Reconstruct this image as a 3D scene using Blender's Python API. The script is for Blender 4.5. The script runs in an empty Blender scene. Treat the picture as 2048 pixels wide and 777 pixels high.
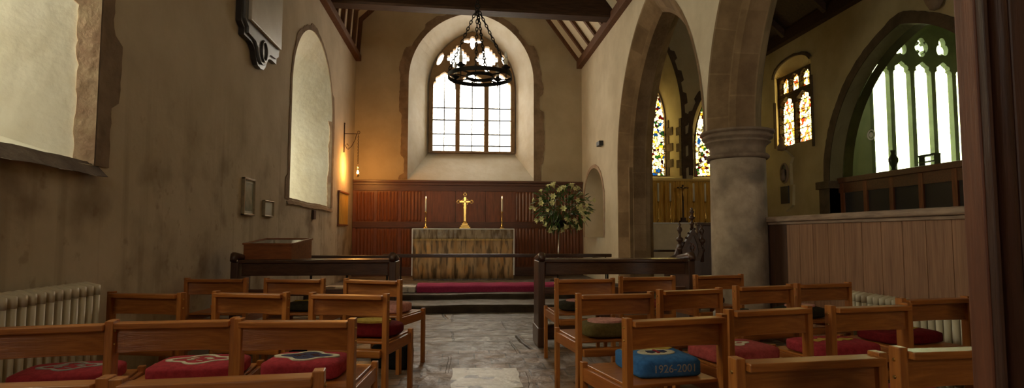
import bpy, bmesh, math, random
from mathutils import Vector, Matrix
from mathutils.geometry import tessellate_polygon
PI = math.pi
C = bpy.context.scene.collection
sc = bpy.context.scene
rnd = random.Random(7)

# ------------------------------------------------------------------ camera
H = 1.15
F = 1170.0
def _basis():
    a = Vector((918.5-1024, -(469.5-388.5), -F))
    b = a + Vector((1000, -1.5, 0))
    Y = a.normalized(); Z = b.cross(a).normalized()
    if Z.y < 0: Z = -Z
    return Y.cross(Z), Y, Z
BX, BY, BZ = _basis()
R3 = Matrix((BX, BY, BZ))          # world = R3 @ camera vector
def ray(x, y): return R3 @ Vector((x-1024, -(y-388.5), -F))
def onx(x, y, X):
    d = ray(x, y); return Vector((0, 0, H)) + d*(X/d.x)
def ony(x, y, Y):
    d = ray(x, y); return Vector((0, 0, H)) + d*(Y/d.y)
def onz(x, y, z):
    d = ray(x, y); return Vector((0, 0, H)) + d*((z-H)/d.z)
cam = bpy.data.cameras.new('camera'); co = bpy.data.objects.new('camera', cam); C.objects.link(co)
cam.sensor_width = 36; cam.lens = 36*F/2048; cam.clip_start = .05; cam.clip_end = 200
co.matrix_world = Matrix.Translation((0, 0, H)) @ R3.to_4x4()
sc.camera = co

# ------------------------------------------------------------------ materials
def mat(name, col, rough=.6, col2=None, scale=6, detail=6, stretch=(1,1,1), bump=0, bscale=None, metal=0, spec=.5,
        lo=.35, hi=.65, coat=0, coords='Object', extra=None):
    m = bpy.data.materials.new(name); m.use_nodes = True
    nt = m.node_tree; N = nt.nodes; L = nt.links
    b = N['Principled BSDF']
    b.inputs['Roughness'].default_value = rough; b.inputs['Metallic'].default_value = metal
    b.inputs['Specular IOR Level'].default_value = spec
    b.inputs['Coat Weight'].default_value = coat; b.inputs['Coat Roughness'].default_value = .25
    b.inputs['Base Color'].default_value = (*col, 1)
    tc = N.new('ShaderNodeTexCoord'); mp = N.new('ShaderNodeMapping'); mp.inputs['Scale'].default_value = stretch
    L.new(tc.outputs[coords], mp.inputs['Vector'])
    out = None
    if col2 is not None:
        n = N.new('ShaderNodeTexNoise'); n.inputs['Scale'].default_value = scale; n.inputs['Detail'].default_value = detail
        n.inputs['Roughness'].default_value = .6
        L.new(mp.outputs[0], n.inputs['Vector'])
        r = N.new('ShaderNodeMapRange'); r.inputs['From Min'].default_value = lo; r.inputs['From Max'].default_value = hi
        L.new(n.outputs['Fac'], r.inputs['Value'])
        mx = N.new('ShaderNodeMix'); mx.data_type = 'RGBA'
        mx.inputs['A'].default_value = (*col, 1); mx.inputs['B'].default_value = (*col2, 1)
        L.new(r.outputs[0], mx.inputs['Factor']); out = mx.outputs['Result']
        L.new(out, b.inputs['Base Color'])
    if bump:
        n2 = N.new('ShaderNodeTexNoise'); n2.inputs['Scale'].default_value = bscale or scale*3; n2.inputs['Detail'].default_value = 5
        L.new(mp.outputs[0], n2.inputs['Vector'])
        bp = N.new('ShaderNodeBump'); bp.inputs['Strength'].default_value = 1; bp.inputs['Distance'].default_value = bump
        L.new(n2.outputs['Fac'], bp.inputs['Height']); L.new(bp.outputs[0], b.inputs['Normal'])
    if extra: extra(nt, b, tc, mp, out)
    return m
def mixrgb(nt, fac, a, b, mode='MIX'):
    mx = nt.nodes.new('ShaderNodeMix'); mx.data_type = 'RGBA'; mx.blend_type = mode
    for k, v in (('Factor', fac), ('A', a), ('B', b)):
        if isinstance(v, tuple): mx.inputs[k].default_value = (*v, 1)
        elif isinstance(v, (int, float)): mx.inputs[k].default_value = v
        else: nt.links.new(v, mx.inputs[k])
    return mx.outputs['Result']
def noise(nt, vec, scale, detail=5, lo=.4, hi=.6, stretch=None, dist=0):
    if stretch:
        mp = nt.nodes.new('ShaderNodeMapping'); mp.inputs['Scale'].default_value = stretch
        nt.links.new(vec, mp.inputs['Vector']); vec = mp.outputs[0]
    n = nt.nodes.new('ShaderNodeTexNoise'); n.inputs['Scale'].default_value = scale; n.inputs['Detail'].default_value = detail
    n.inputs['Distortion'].default_value = dist
    nt.links.new(vec, n.inputs['Vector'])
    r = nt.nodes.new('ShaderNodeMapRange'); r.inputs['From Min'].default_value = lo; r.inputs['From Max'].default_value = hi
    nt.links.new(n.outputs['Fac'], r.inputs['Value']); return r.outputs[0]
def math_(nt, op, a, b=0.0):
    n = nt.nodes.new('ShaderNodeMath'); n.operation = op
    for i, v in enumerate((a, b)):
        if isinstance(v, (int, float)): n.inputs[i].default_value = v
        else: nt.links.new(v, n.inputs[i])
    return n.outputs[0]

def damp(nt, b, tc, mp, out):
    """plaster: brown damp stains, most in the lower wall, and thin vertical runs"""
    o = tc.outputs['Object']
    sx = nt.nodes.new('ShaderNodeSeparateXYZ'); nt.links.new(o, sx.inputs[0])
    low = nt.nodes.new('ShaderNodeMapRange'); low.inputs['From Min'].default_value = 2.7; low.inputs['From Max'].default_value = 1.5
    nt.links.new(sx.outputs['Z'], low.inputs['Value'])
    st = noise(nt, o, 1.7, 8, .5, .72)
    st = math_(nt, 'MULTIPLY', st, low.outputs[0])
    c = mixrgb(nt, math_(nt, 'MULTIPLY', st, .75), out, (.16, .10, .055))
    run = noise(nt, o, 1.0, 3, .56, .68, stretch=(7, 7, .28))
    run = math_(nt, 'MULTIPLY', run, low.outputs[0])
    c = mixrgb(nt, math_(nt, 'MULTIPLY', run, .3), c, (.2, .14, .08))
    spl = noise(nt, o, 9, 6, .62, .7)
    c = mixrgb(nt, math_(nt, 'MULTIPLY', math_(nt, 'MULTIPLY', spl, low.outputs[0]), .3), c, (.18, .1, .05))
    nt.links.new(c, b.inputs['Base Color'])
def ashlar(bw=.36, bh=.3, coord='UV', sc_=1.0, mort=.012, rot=None):
    def f(nt, b, tc, mp, out):
        br = nt.nodes.new('ShaderNodeTexBrick')
        m2 = nt.nodes.new('ShaderNodeMapping'); nt.links.new(tc.outputs[coord], m2.inputs['Vector'])
        if rot: m2.inputs['Rotation'].default_value = rot
        nt.links.new(m2.outputs[0], br.inputs['Vector'])
        br.inputs['Scale'].default_value = 1; br.inputs['Brick Width'].default_value = bw; br.inputs['Row Height'].default_value = bh
        br.inputs['Mortar Size'].default_value = mort; br.inputs['Mortar Smooth'].default_value = .4
        br.inputs['Color1'].default_value = (.72, .66, .6, 1); br.inputs['Color2'].default_value = (1.12, 1.05, 1, 1)
        br.inputs['Mortar'].default_value = (.95, .9, .82, 1); br.inputs['Bias'].default_value = 0
        c = mixrgb(nt, 1.0, out, br.outputs['Color'], 'MULTIPLY')
        nt.links.new(c, b.inputs['Base Color'])
    return f
M = {}
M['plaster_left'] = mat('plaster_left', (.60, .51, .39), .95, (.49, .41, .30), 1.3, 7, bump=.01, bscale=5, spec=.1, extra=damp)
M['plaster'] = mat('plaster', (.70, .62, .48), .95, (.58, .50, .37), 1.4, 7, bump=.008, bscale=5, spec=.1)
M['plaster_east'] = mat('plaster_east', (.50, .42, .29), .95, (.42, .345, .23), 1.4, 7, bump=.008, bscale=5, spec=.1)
M['reveal'] = mat('reveal', (.76, .73, .65), .95, (.66, .61, .50), 2.2, 7, bump=.01, bscale=7, spec=.1)
M['plaster_dark'] = mat('plaster_dark', (.54, .45, .27), .95, (.44, .36, .205), 1.6, 6, bump=.006, bscale=6, spec=.1)
M['green_plaster'] = mat('green_plaster', (.38, .39, .30), .95, (.32, .33, .24), 2, 5, spec=.1)
M['stone'] = mat('stone', (.31, .22, .13), .9, (.21, .145, .085), 3.5, 8, bump=.012, bscale=14, spec=.15, extra=ashlar(.46, .30, mort=.009))
M['quoin_dark'] = mat('quoin_dark', (.13, .09, .055), .9, (.085, .058, .035), 5, 8, bump=.012, bscale=12, spec=.12)
M['green_dark'] = mat('green_stone', (.20, .23, .16), .9, (.15, .17, .12), 4, 5, spec=.15)
M['quoin'] = mat('quoin', (.30, .215, .145), .9, (.2, .14, .09), 5, 8, bump=.014, bscale=12, spec=.15)
M['pale_quoin'] = mat('pale_quoin', (.50, .38, .26), .9, (.38, .24, .17), 6, 8, bump=.02, bscale=9, spec=.15)
M['dark_sill'] = mat('dark_sill', (.15, .11, .085), .8, (.075, .05, .04), 6, 8, bump=.02, bscale=10, spec=.3)
M['pillar'] = mat('pillar', (.46, .365, .27), .88, (.28, .215, .155), 4, 9, bump=.016, bscale=9, spec=.2,
                  extra=lambda nt, b, tc, mp, out: nt.links.new(mixrgb(nt, noise(nt, tc.outputs['Object'], 2.3, 7, .53, .68), out, (.20, .16, .125)), b.inputs['Base Color']))
M['capital'] = mat('capital', (.27, .20, .14), .85, (.17, .12, .085), 6, 8, bump=.008, bscale=16, spec=.2)
def wood(name, c1, c2, rough=.4, stretch=(8, .8, 8), coat=0, spec=.5, scale=4):
    return mat(name, c1, rough, c2, scale, 8, stretch=stretch, bump=.0015, bscale=scale*3, coat=coat, spec=spec, lo=.3, hi=.7)
M['chair_x'] = wood('chair_wood_horizontal', (.48, .17, .031), (.26, .078, .013), .36, (1, 10, 14), coat=.12)
M['chair_z'] = wood('chair_wood_upright', (.50, .185, .035), (.30, .093, .017), .38, (14, 10, 1), coat=.12)
M['chair_y'] = wood('chair_wood_rail', (.46, .15, .03), (.27, .075, .015), .38, (12, 1, 12), coat=.12)
M['oak_dark'] = wood('dark_oak', (.085, .036, .018), (.045, .018, .01), .24, (2, 10, 10), coat=.5)
M['oak_dark_z'] = wood('dark_oak_upright', (.085, .036, .018), (.045, .018, .01), .36, (10, 10, 1), coat=.2)
M['panel'] = wood('panel_oak', (.23, .07, .024), (.115, .036, .014), .42, (9, 9, 1), coat=.1)
M['panel_x'] = wood('panel_oak_rail', (.14, .05, .022), (.07, .027, .013), .42, (1, 9, 9), coat=.1)
M['beam'] = wood('old_beam', (.075, .038, .022), (.035, .018, .012), .7, (1, 8, 8), spec=.2)
M['rafter'] = wood('rafter_oak', (.17, .08, .04), (.09, .04, .022), .7, (8, 8, 1), spec=.2)
M['screen'] = wood('screen_boards', (.38, .205, .12), (.2, .1, .058), .6, (9, 9, .5), spec=.3)
M['screen_cap'] = wood('screen_cap', (.42, .30, .22), (.17, .11, .08), .5, (9, 1, 9), spec=.35)
M['post'] = wood('post_oak', (.22, .075, .036), (.11, .036, .018), .5, (12, 12, .8), spec=.4)
M['post_dark'] = wood('post_oak_dark', (.09, .035, .02), (.04, .016, .01), .5, (12, 12, .8), spec=.4)
M['case'] = wood('case_wood', (.34, .11, .036), (.2, .06, .02), .35, (2, 9, 9), coat=.3)
M['iron'] = mat('black_iron', (.012, .011, .010), .5, metal=.6)
M['iron_brown'] = mat('brown_iron', (.06, .03, .015), .5, metal=.5)
M['brass'] = mat('brass', (.85, .56, .16), .22, metal=1)
M['brass_dull'] = mat('dull_brass', (.6, .38, .12), .35, metal=1)
M['steel'] = mat('polished_steel', (.75, .75, .75), .2, metal=1)
M['radiator'] = mat('radiator_paint', (.62, .56, .42), .45, (.55, .49, .36), 5, 4, spec=.5)
M['candle'] = mat('candle_wax', (.85, .78, .62), .5)
M['white'] = mat('white_linen', (.82, .8, .76), .8)
M['marble'] = mat('marble', (.62, .58, .5), .35, (.52, .47, .4), 3, 8, spec=.5)
M['slate'] = mat('slate', (.035, .032, .034), .3, spec=.5)
M['grey_slate'] = mat('grey_slate', (.2, .2, .2), .35, (.15, .15, .16), 5, 5)
M['magenta'] = mat('magenta_cloth', (.42, .05, .13), .9, (.34, .035, .1), 30, 3, spec=.1)
M['paper'] = mat('paper', (.6, .6, .52), .6)
M['print_green'] = mat('print_green', (.30, .36, .30), .25, (.2, .26, .22), 12, 6, spec=.8)
M['leaf'] = mat('leaf', (.07, .15, .03), .5, (.03, .07, .014), 20, 3, spec=.4)
M['petal'] = mat('petal', (.86, .84, .56), .6, (.72, .76, .3), 25, 3)
M['black'] = mat('black_paint', (.012, .012, .012), .4)
M['gold_cloth'] = mat('gold_cloth', (.80, .48, .09), .5, (.58, .31, .05), 3, 4, stretch=(14, 14, 1.2), spec=.4)
M['cream'] = mat('cream_cloth', (.80, .68, .48), .85, (.68, .56, .38), 4, 4)
M['glassy'] = mat('picture_glass', (.3, .3, .27), .08, spec=.8)

def brocade(nt, b, tc, mp, out):
    o = tc.outputs['Object']
    v = nt.nodes.new('ShaderNodeTexVoronoi'); v.inputs['Scale'].default_value = 5
    nt.links.new(o, v.inputs['Vector'])
    r = nt.nodes.new('ShaderNodeMapRange'); r.inputs['From Min'].default_value = .2; r.inputs['From Max'].default_value = .6
    nt.links.new(v.outputs['Distance'], r.inputs['Value'])
    c = mixrgb(nt, math_(nt, 'MULTIPLY', r.outputs[0], .5), out, (.50, .35, .19))
    c = mixrgb(nt, noise(nt, o, 4, 5, .48, .62, stretch=(4, 4, .7)), c, (.16, .10, .05))
    nt.links.new(c, b.inputs['Base Color'])
M['brocade'] = mat('brocade', (.62, .31, .09), .5, (.36, .21, .11), 2.2, 4, stretch=(3, 3, .5), extra=brocade, spec=.4)
M['brocade2'] = mat('brocade_frontlet', (.34, .28, .22), .55, (.2, .16, .13), 16, 4, extra=brocade, spec=.4)

# floor: big flags near the steps, square tiles nearer the nave
def flagfloor(nt, b, tc, mp, out):
    o = tc.outputs['Object']
    nz = nt.nodes.new('ShaderNodeTexNoise'); nz.inputs['Scale'].default_value = 1.3; nt.links.new(o, nz.inputs['Vector'])
    ad = nt.nodes.new('ShaderNodeVectorMath'); ad.operation = 'MULTIPLY_ADD'
    nt.links.new(nz.outputs['Color'], ad.inputs[0]); ad.inputs[1].default_value = (.16, .16, 0); nt.links.new(o, ad.inputs[2])
    def brick(w, h, mort, vec):
        br = nt.nodes.new('ShaderNodeTexBrick'); nt.links.new(vec, br.inputs['Vector'])
        br.inputs['Scale'].default_value = 1; br.inputs['Brick Width'].default_value = w; br.inputs['Row Height'].default_value = h
        br.inputs['Mortar Size'].default_value = mort; br.inputs['Mortar Smooth'].default_value = .3
        br.inputs['Color1'].default_value = (.6, .6, .6, 1); br.inputs['Color2'].default_value = (1.25, 1.25, 1.25, 1)
        br.inputs['Mortar'].default_value = (.3, .27, .24, 1); return br
    big = brick(1.3, .72, .014, ad.outputs[0]); small = brick(.3, .23, .008, o)
    sx = nt.nodes.new('ShaderNodeSeparateXYZ'); nt.links.new(ad.outputs[0], sx.inputs[0])
    near = nt.nodes.new('ShaderNodeMapRange'); near.inputs['From Min'].default_value = 6.02; near.inputs['From Max'].default_value = 5.96
    nt.links.new(sx.outputs['Y'], near.inputs['Value'])
    flag = mixrgb(nt, noise(nt, o, 3, 9, .35, .65), (.27, .215, .15), (.14, .105, .07))
    flag = mixrgb(nt, noise(nt, o, 2.1, 7, .56, .63, dist=1.2), flag, (.40, .37, .33))
    flag = mixrgb(nt, 1.0, flag, big.outputs['Color'], 'MULTIPLY')
    tile = mixrgb(nt, noise(nt, o, 4, 7, .35, .65), (.34, .22, .14), (.2, .13, .085))
    tile = mixrgb(nt, 1.0, tile, small.outputs['Color'], 'MULTIPLY')
    c = mixrgb(nt, near.outputs[0], flag, tile)
    # cracks
    v = nt.nodes.new('ShaderNodeTexVoronoi'); v.feature = 'DISTANCE_TO_EDGE'; v.inputs['Scale'].default_value = .9
    m2 = nt.nodes.new('ShaderNodeMapping'); m2.inputs['Scale'].default_value = (.55, 1.3, 1); nt.links.new(ad.outputs[0], m2.inputs['Vector']); nt.links.new(m2.outputs[0], v.inputs['Vector'])
    cr = nt.nodes.new('ShaderNodeMapRange'); cr.inputs['From Min'].default_value = .014; cr.inputs['From Max'].default_value = .004
    nt.links.new(v.outputs['Distance'], cr.inputs['Value'])
    far = math_(nt, 'SUBTRACT', 1.0, near.outputs[0])
    crk = math_(nt, 'MULTIPLY', cr.outputs[0], far)
    c = mixrgb(nt, crk, c, (.05, .04, .035))
    nt.links.new(c, b.inputs['Base Color'])
    rr = nt.nodes.new('ShaderNodeMapRange'); rr.inputs['To Min'].default_value = .3; rr.inputs['To Max'].default_value = .6
    nt.links.new(noise(nt, o, 6, 6, .3, .7), rr.inputs['Value']); nt.links.new(rr.outputs[0], b.inputs['Roughness'])
    bp = nt.nodes.new('ShaderNodeBump'); bp.inputs['Distance'].default_value = .02
    hgt = math_(nt, 'ADD', noise(nt, o, 5, 8, .2, .8), math_(nt, 'MULTIPLY', crk, -.8))
    hgt = math_(nt, 'ADD', hgt, math_(nt, 'MULTIPLY', big.outputs['Fac'], -.5))
    nt.links.new(hgt, bp.inputs['Height']); nt.links.new(bp.outputs[0], b.inputs['Normal'])
M['floor'] = mat('flagstones', (.2, .18, .15), .45, (.15, .12, .1), 3, spec=.5, extra=flagfloor)
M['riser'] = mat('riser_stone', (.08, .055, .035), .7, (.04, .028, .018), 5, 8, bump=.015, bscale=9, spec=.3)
M['frame_gilt'] = mat('pale_frame', (.34, .27, .15), .4, (.24, .18, .1), 20, 4)
M['slab'] = mat('pale_slab', (.80, .75, .66), .4, (.64, .58, .49), 3, 8, bump=.01, bscale=8,
    extra=lambda nt, b, tc, mp, out: nt.links.new(mixrgb(nt, noise(nt, tc.outputs['Object'], 4.5, 6, .57, .62), out, (.14, .10, .075)), b.inputs['Base Color']))
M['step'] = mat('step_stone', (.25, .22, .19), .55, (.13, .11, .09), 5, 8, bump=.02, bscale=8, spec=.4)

def glassmat(name, fn):
    m = bpy.data.materials.new(name); m.use_nodes = True; nt = m.node_tree; nt.nodes.clear()
    o = nt.nodes.new('ShaderNodeOutputMaterial'); t = nt.nodes.new('ShaderNodeBsdfTransparent'); g = nt.nodes.new('ShaderNodeBsdfGlossy')
    g.inputs['Roughness'].default_value = .08; g.inputs['Color'].default_value = (.8, .8, .8, 1)
    mx = nt.nodes.new('ShaderNodeMixShader'); mx.inputs[0].default_value = .06
    tc = nt.nodes.new('ShaderNodeTexCoord'); c = fn(nt, tc.outputs['Object'])
    if isinstance(c, tuple): t.inputs['Color'].default_value = (*c, 1)
    else: nt.links.new(c, t.inputs['Color'])
    nt.links.new(t.outputs[0], mx.inputs[1]); nt.links.new(g.outputs[0], mx.inputs[2]); nt.links.new(mx.outputs[0], o.inputs['Surface']); return m
def stained(warm):
    def f(nt, o):
        v = nt.nodes.new('ShaderNodeTexVoronoi'); v.inputs['Scale'].default_value = 15; nt.links.new(o, v.inputs['Vector'])
        e = nt.nodes.new('ShaderNodeTexVoronoi'); e.feature = 'DISTANCE_TO_EDGE'; e.inputs['Scale'].default_value = 15; nt.links.new(o, e.inputs['Vector'])
        sx = nt.nodes.new('ShaderNodeSeparateColor'); nt.links.new(v.outputs['Color'], sx.inputs[0])
        cr = nt.nodes.new('ShaderNodeValToRGB'); cr.color_ramp.interpolation = 'CONSTANT'
        cols = [(0, (.9, .75, .4)), (.22, (.95, .9, .7)), (.42, (.75, .45, .12)), (.56, (.9, .85, .6)), (.68, (.4, .1, .05)), (.76, (.8, .8, .5)), (.88, (.35, .22, .1))] if warm else \
               [(0, (.8, .75, .5)), (.3, (.12, .015, .012)), (.38, (.7, .6, .25)), (.52, (.03, .10, .2)), (.58, (.8, .8, .62)), (.76, (.05, .12, .04)), (.83, (.5, .28, .06)), (.93, (.05, .02, .03))]
        while len(cr.color_ramp.elements) < len(cols): cr.color_ramp.elements.new(.5)
        for el, (p, c) in zip(cr.color_ramp.elements, cols): el.position = p; el.color = (*c, 1)
        nt.links.new(sx.outputs[0], cr.inputs[0])
        r = nt.nodes.new('ShaderNodeMapRange'); r.inputs['From Min'].default_value = .03; r.inputs['From Max'].default_value = .07
        nt.links.new(e.outputs['Distance'], r.inputs['Value'])
        return mixrgb(nt, r.outputs[0], (.02, .015, .01), cr.outputs[0])
    return f
def quarries(nt, o):
    m2 = nt.nodes.new('ShaderNodeMapping'); m2.inputs['Rotation'].default_value = (0, PI/4, 0); m2.inputs['Scale'].default_value = (13, 13, 13)
    nt.links.new(o, m2.inputs['Vector']); s = nt.nodes.new('ShaderNodeSeparateXYZ'); nt.links.new(m2.outputs[0], s.inputs[0])
    a = math_(nt, 'LESS_THAN', math_(nt, 'FRACT', s.outputs['X']), .07); b = math_(nt, 'LESS_THAN', math_(nt, 'FRACT', s.outputs['Z']), .07)
    return mixrgb(nt, math_(nt, 'MAXIMUM', a, b), (.92, .92, .92), (.35, .33, .3))
M['glass_clear'] = glassmat('leaded_glass', quarries)
M['glass_warm'] = glassmat('amber_stained_glass', stained(True))
M['glass_stain'] = glassmat('coloured_stained_glass', stained(False))
M['glass_plain'] = glassmat('plain_glass', lambda nt, o: (.9, .92, .86))
M['glass_green'] = glassmat('green_tinted_glass', lambda nt, o: (.80, .90, .72))
def emis(name, col, s):
    m = bpy.data.materials.new(name); m.use_nodes = True; b = m.node_tree.nodes['Principled BSDF']
    b.inputs['Base Color'].default_value = (*col, 1); b.inputs['Emission Color'].default_value = (*col, 1); b.inputs['Emission Strength'].default_value = s; return m
M['flame'] = emis('flame', (1, .55, .15), 12)
def cloth(name, col, col2=None, s=40): 
    M[name] = mat(name, col, .95, col2 or tuple(x*.7 for x in col), s, 3, bump=.002, bscale=90, spec=.1); return M[name]
cloth('c_red', (.38, .04, .05)); cloth('c_darkred', (.16, .012, .014)); cloth('c_pink', (.42, .08, .075)); cloth('c_blue', (.05, .17, .42)); cloth('c_dark', (.035, .03, .018))
cloth('c_olive', (.13, .095, .03)); cloth('c_cream', (.66, .60, .45)); cloth('c_yellow', (.55, .38, .07)); cloth('c_rose', (.62, .30, .25)); cloth('c_black', (.014, .013, .013)); cloth('c_brown', (.1, .04, .035))
cloth('c_grey', (.4, .38, .34)); cloth('c_navy', (.05, .05, .1))

# ------------------------------------------------------------------ mesh builder
class MB:
    def __init__(s): s.bm = bmesh.new()
    def box(s, c, size, rot=None, bev=0):
        m = Matrix.Translation(c) @ (rot.to_4x4() if rot else Matrix.Identity(4)) @ Matrix.Diagonal((*size, 1))
        g = bmesh.ops.create_cube(s.bm, size=1, matrix=m)
        if bev:
            ed = list({e for v in g['verts'] for e in v.link_edges})
            bmesh.ops.bevel(s.bm, geom=ed, offset=bev, segments=2, affect='EDGES', profile=.5)
        return s
    def bb(s, x0, x1, y0, y1, z0, z1, bev=0):
        return s.box(((x0+x1)/2, (y0+y1)/2, (z0+z1)/2), (abs(x1-x0), abs(y1-y0), abs(z1-z0)), None, bev)
    def bar(s, a, b, w, h=None, bev=0):
        a = Vector(a); b = Vector(b); d = b-a; q = d.to_track_quat('Z', 'Y').to_matrix()
        return s.box((a+b)/2, (w, h or w, d.length), q, bev)
    def tube(s, pts, r, n=8, closed=False, cap=True):
        pts = [Vector(p) for p in pts]; rs = r if isinstance(r, (list, tuple)) else [r]*len(pts)
        rings = []; N = len(pts); up = None
        for i, p in enumerate(pts):
            t = (pts[(i+1) % N]-pts[i-1]) if closed else (pts[min(i+1, N-1)]-pts[max(i-1, 0)])
            t.normalize()
            if up is None: up = Vector((0, 0, 1)) if abs(t.z) < .9 else Vector((1, 0, 0))
            x = up.cross(t).normalized(); y = t.cross(x); up = y
            rings.append([s.bm.verts.new(p + (x*math.cos(2*PI*k/n)+y*math.sin(2*PI*k/n))*rs[i]) for k in range(n)])
        for i in range(N if closed else N-1):
            A, B = rings[i], rings[(i+1) % N]
            for k in range(n): s.bm.faces.new((A[k], A[(k+1) % n], B[(k+1) % n], B[k])).smooth = True
        if not closed and cap:
            s.bm.faces.new(rings[0][::-1]); s.bm.faces.new(rings[-1])
        return s
    def lathe(s, prof, c=(0, 0, 0), n=24, smooth=True):
        c = Vector(c); rings = []
        for r, z in prof:
            if r < 1e-5: rings.append([s.bm.verts.new(c+Vector((0, 0, z)))])
            else: rings.append([s.bm.verts.new(c+Vector((r*math.cos(2*PI*k/n), r*math.sin(2*PI*k/n), z))) for k in range(n)])
        for A, B in zip(rings, rings[1:]):
            for k in range(n):
                k2 = (k+1) % n
                if len(A) == 1 and len(B) == 1: continue
                if len(A) == 1: f = (A[0], B[k2], B[k])
                elif len(B) == 1: f = (A[k], A[k2], B[0])
                else: f = (A[k], A[k2], B[k2], B[k])
                s.bm.faces.new(f).smooth = smooth
        for ring, rev in ((rings[0], True), (rings[-1], False)):
            if len(ring) > 1: s.bm.faces.new(ring[::-1] if rev else ring)
        return s
    def solid(s, outer, holes, fm, w0, w1):
        """flat solid: outline + holes in (u,v); hole = loop, or (front loop, back loop) for a splayed hole"""
        hs = [h if isinstance(h, tuple) else (h, h) for h in holes]
        for side, w in ((0, w0), (1, w1)):
            loops = [outer]+[h[side] for h in hs]
            flat = [p for l in loops for p in l]
            vs = [s.bm.verts.new(fm(p[0], p[1], w)) for p in flat]
            for t in tessellate_polygon([[Vector((p[0], p[1], 0)) for p in l] for l in loops]):
                try: s.bm.faces.new([vs[i] for i in (t if side else t[::-1])])
                except ValueError: pass
            if side == 0: first = vs
        k = 0
        for l in [outer]+[h[0] for h in hs]:
            n = len(l)
            for i in range(n):
                a, b = k+i, k+(i+1) % n
                try: s.bm.faces.new((first[a], first[b], vs[b], vs[a]))
                except ValueError: pass
            k += n
        return s
    def grid(s, fn, nu, nv, smooth=True):
        g = [[s.bm.verts.new(fn(i/nu, j/nv)) for j in range(nv+1)] for i in range(nu+1)]
        for i in range(nu):
            for j in range(nv):
                s.bm.faces.new((g[i][j], g[i+1][j], g[i+1][j+1], g[i][j+1])).smooth = smooth
        return s
    def build(s, name, m, parent=None, loc=None, fix=True):
        if fix: bmesh.ops.recalc_face_normals(s.bm, faces=s.bm.faces)
        me = bpy.data.meshes.new(name); s.bm.to_mesh(me); s.bm.free()
        for x in (m if isinstance(m, list) else [m]): me.materials.append(x)
        o = bpy.data.objects.new(name, me); C.objects.link(o)
        if parent: o.parent = parent
        if loc: o.location = loc
        return o
def tag(o, label=None, cat=None, group=None, kind=None):
    if label: o['label'] = label
    if cat: o['category'] = cat
    if group: o['group'] = group
    if kind: o['kind'] = kind
    return o
def thing(name, label, cat, loc=(0, 0, 0), rz=0, group=None):
    o = bpy.data.objects.new(name, None); C.objects.link(o); o.location = loc; o.rotation_euler = (0, 0, rz); o.empty_display_size = .1
    return tag(o, label, cat, group)
def struct(o, label=None): return tag(o, label, kind='structure')
def copy_tree(o, parent=None):
    c = o.copy(); C.objects.link(c); c.parent = parent
    for ch in [x for x in bpy.data.objects if x.parent == o]: copy_tree(ch, c)
    return c
def sub(mb, name, m, parent): return mb.build(name, m, parent)

def arch(u0, u1, v0, vs, va, n=14):
    """loop: bottom left, bottom right, up the right side, over the point, down the left"""
    hw = (u1-u0)/2; mid = (u0+u1)/2; rise = va-vs; pts = [(u0, v0), (u1, v0)]
    if rise >= hw*.98:
        R = (rise*rise+hw*hw)/(2*hw); a1 = math.acos(max(-1, min(1, (R-hw)/R)))
        right = [(u1-R+R*math.cos(a1*k/n), vs+R*math.sin(a1*k/n)) for k in range(n+1)]
    else:
        right = [(mid+hw*math.cos(PI/2*k/n), vs+rise*math.sin(PI/2*k/n)) for k in range(n+1)]
    left = [(2*mid-u, v) for u, v in right[:-1]][::-1]
    return pts+right+left
YZ = lambda X: (lambda u, v, w: Vector((X+w, u, v)))
XZ = lambda Y: (lambda u, v, w: Vector((u, Y+w, v)))
def ragged(loop, i0, i1, wmin, wmax, fm, out=.012, m=None, name='trim_1', seed=1, block=.22, centre=None, inner=0.0):
    """stone dressings left bare round an opening: a band along loop[i0..i1] whose outer edge is uneven"""
    rr = random.Random(seed); pts = [Vector((*p, 0)) for p in loop[i0:i1+1]]
    dense = []
    for a, b in zip(pts, pts[1:]):
        k = max(1, int((b-a).length/.05))
        dense += [a.lerp(b, j/k) for j in range(k)]
    dense.append(pts[-1]); s = MB(); acc = 0; w = rr.uniform(wmin, wmax); cur = w; rows = []; left = block
    for i, p in enumerate(dense):
        t = dense[min(i+1, len(dense)-1)]-dense[max(i-1, 0)]; t.normalize(); nrm = Vector((t.y, -t.x, 0))
        if i: acc += (p-dense[i-1]).length
        if acc > left: acc = 0; w = rr.uniform(wmin, wmax); left = block*rr.uniform(.7, 1.4)
        cur += (w-cur)*.8
        q = p+nrm*(cur+rr.uniform(-.008, .008)); p2 = p-nrm*inner
        rows.append([s.bm.verts.new(fm(p2.x, p2.y, 0)), s.bm.verts.new(fm(p2.x, p2.y, out)), s.bm.verts.new(fm(q.x, q.y, out)), s.bm.verts.new(fm(q.x, q.y, -.01*(1 if out > 0 else -1)))])
    for A, B in zip(rows, rows[1:]):
        for k in range(3): s.bm.faces.new((A[k], A[k+1], B[k+1], B[k]))
    return struct(s.build(name, m))
# ------------------------------------------------------------------ the setting
XL, XR, XR2, YE, XS, YB = -2.4, 2.87, 3.5, 13.5, 6.9, -8.5
PL = 5.15                                                  # wall plate height
AX, AY, ZS = 3.24, 6.55, 2.35                              # pillar axis, springing height
struct(MB().bb(-3.4, 11.2, YB-.4, 14.6, -.2, 0).build('floor', M['floor']))

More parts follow.
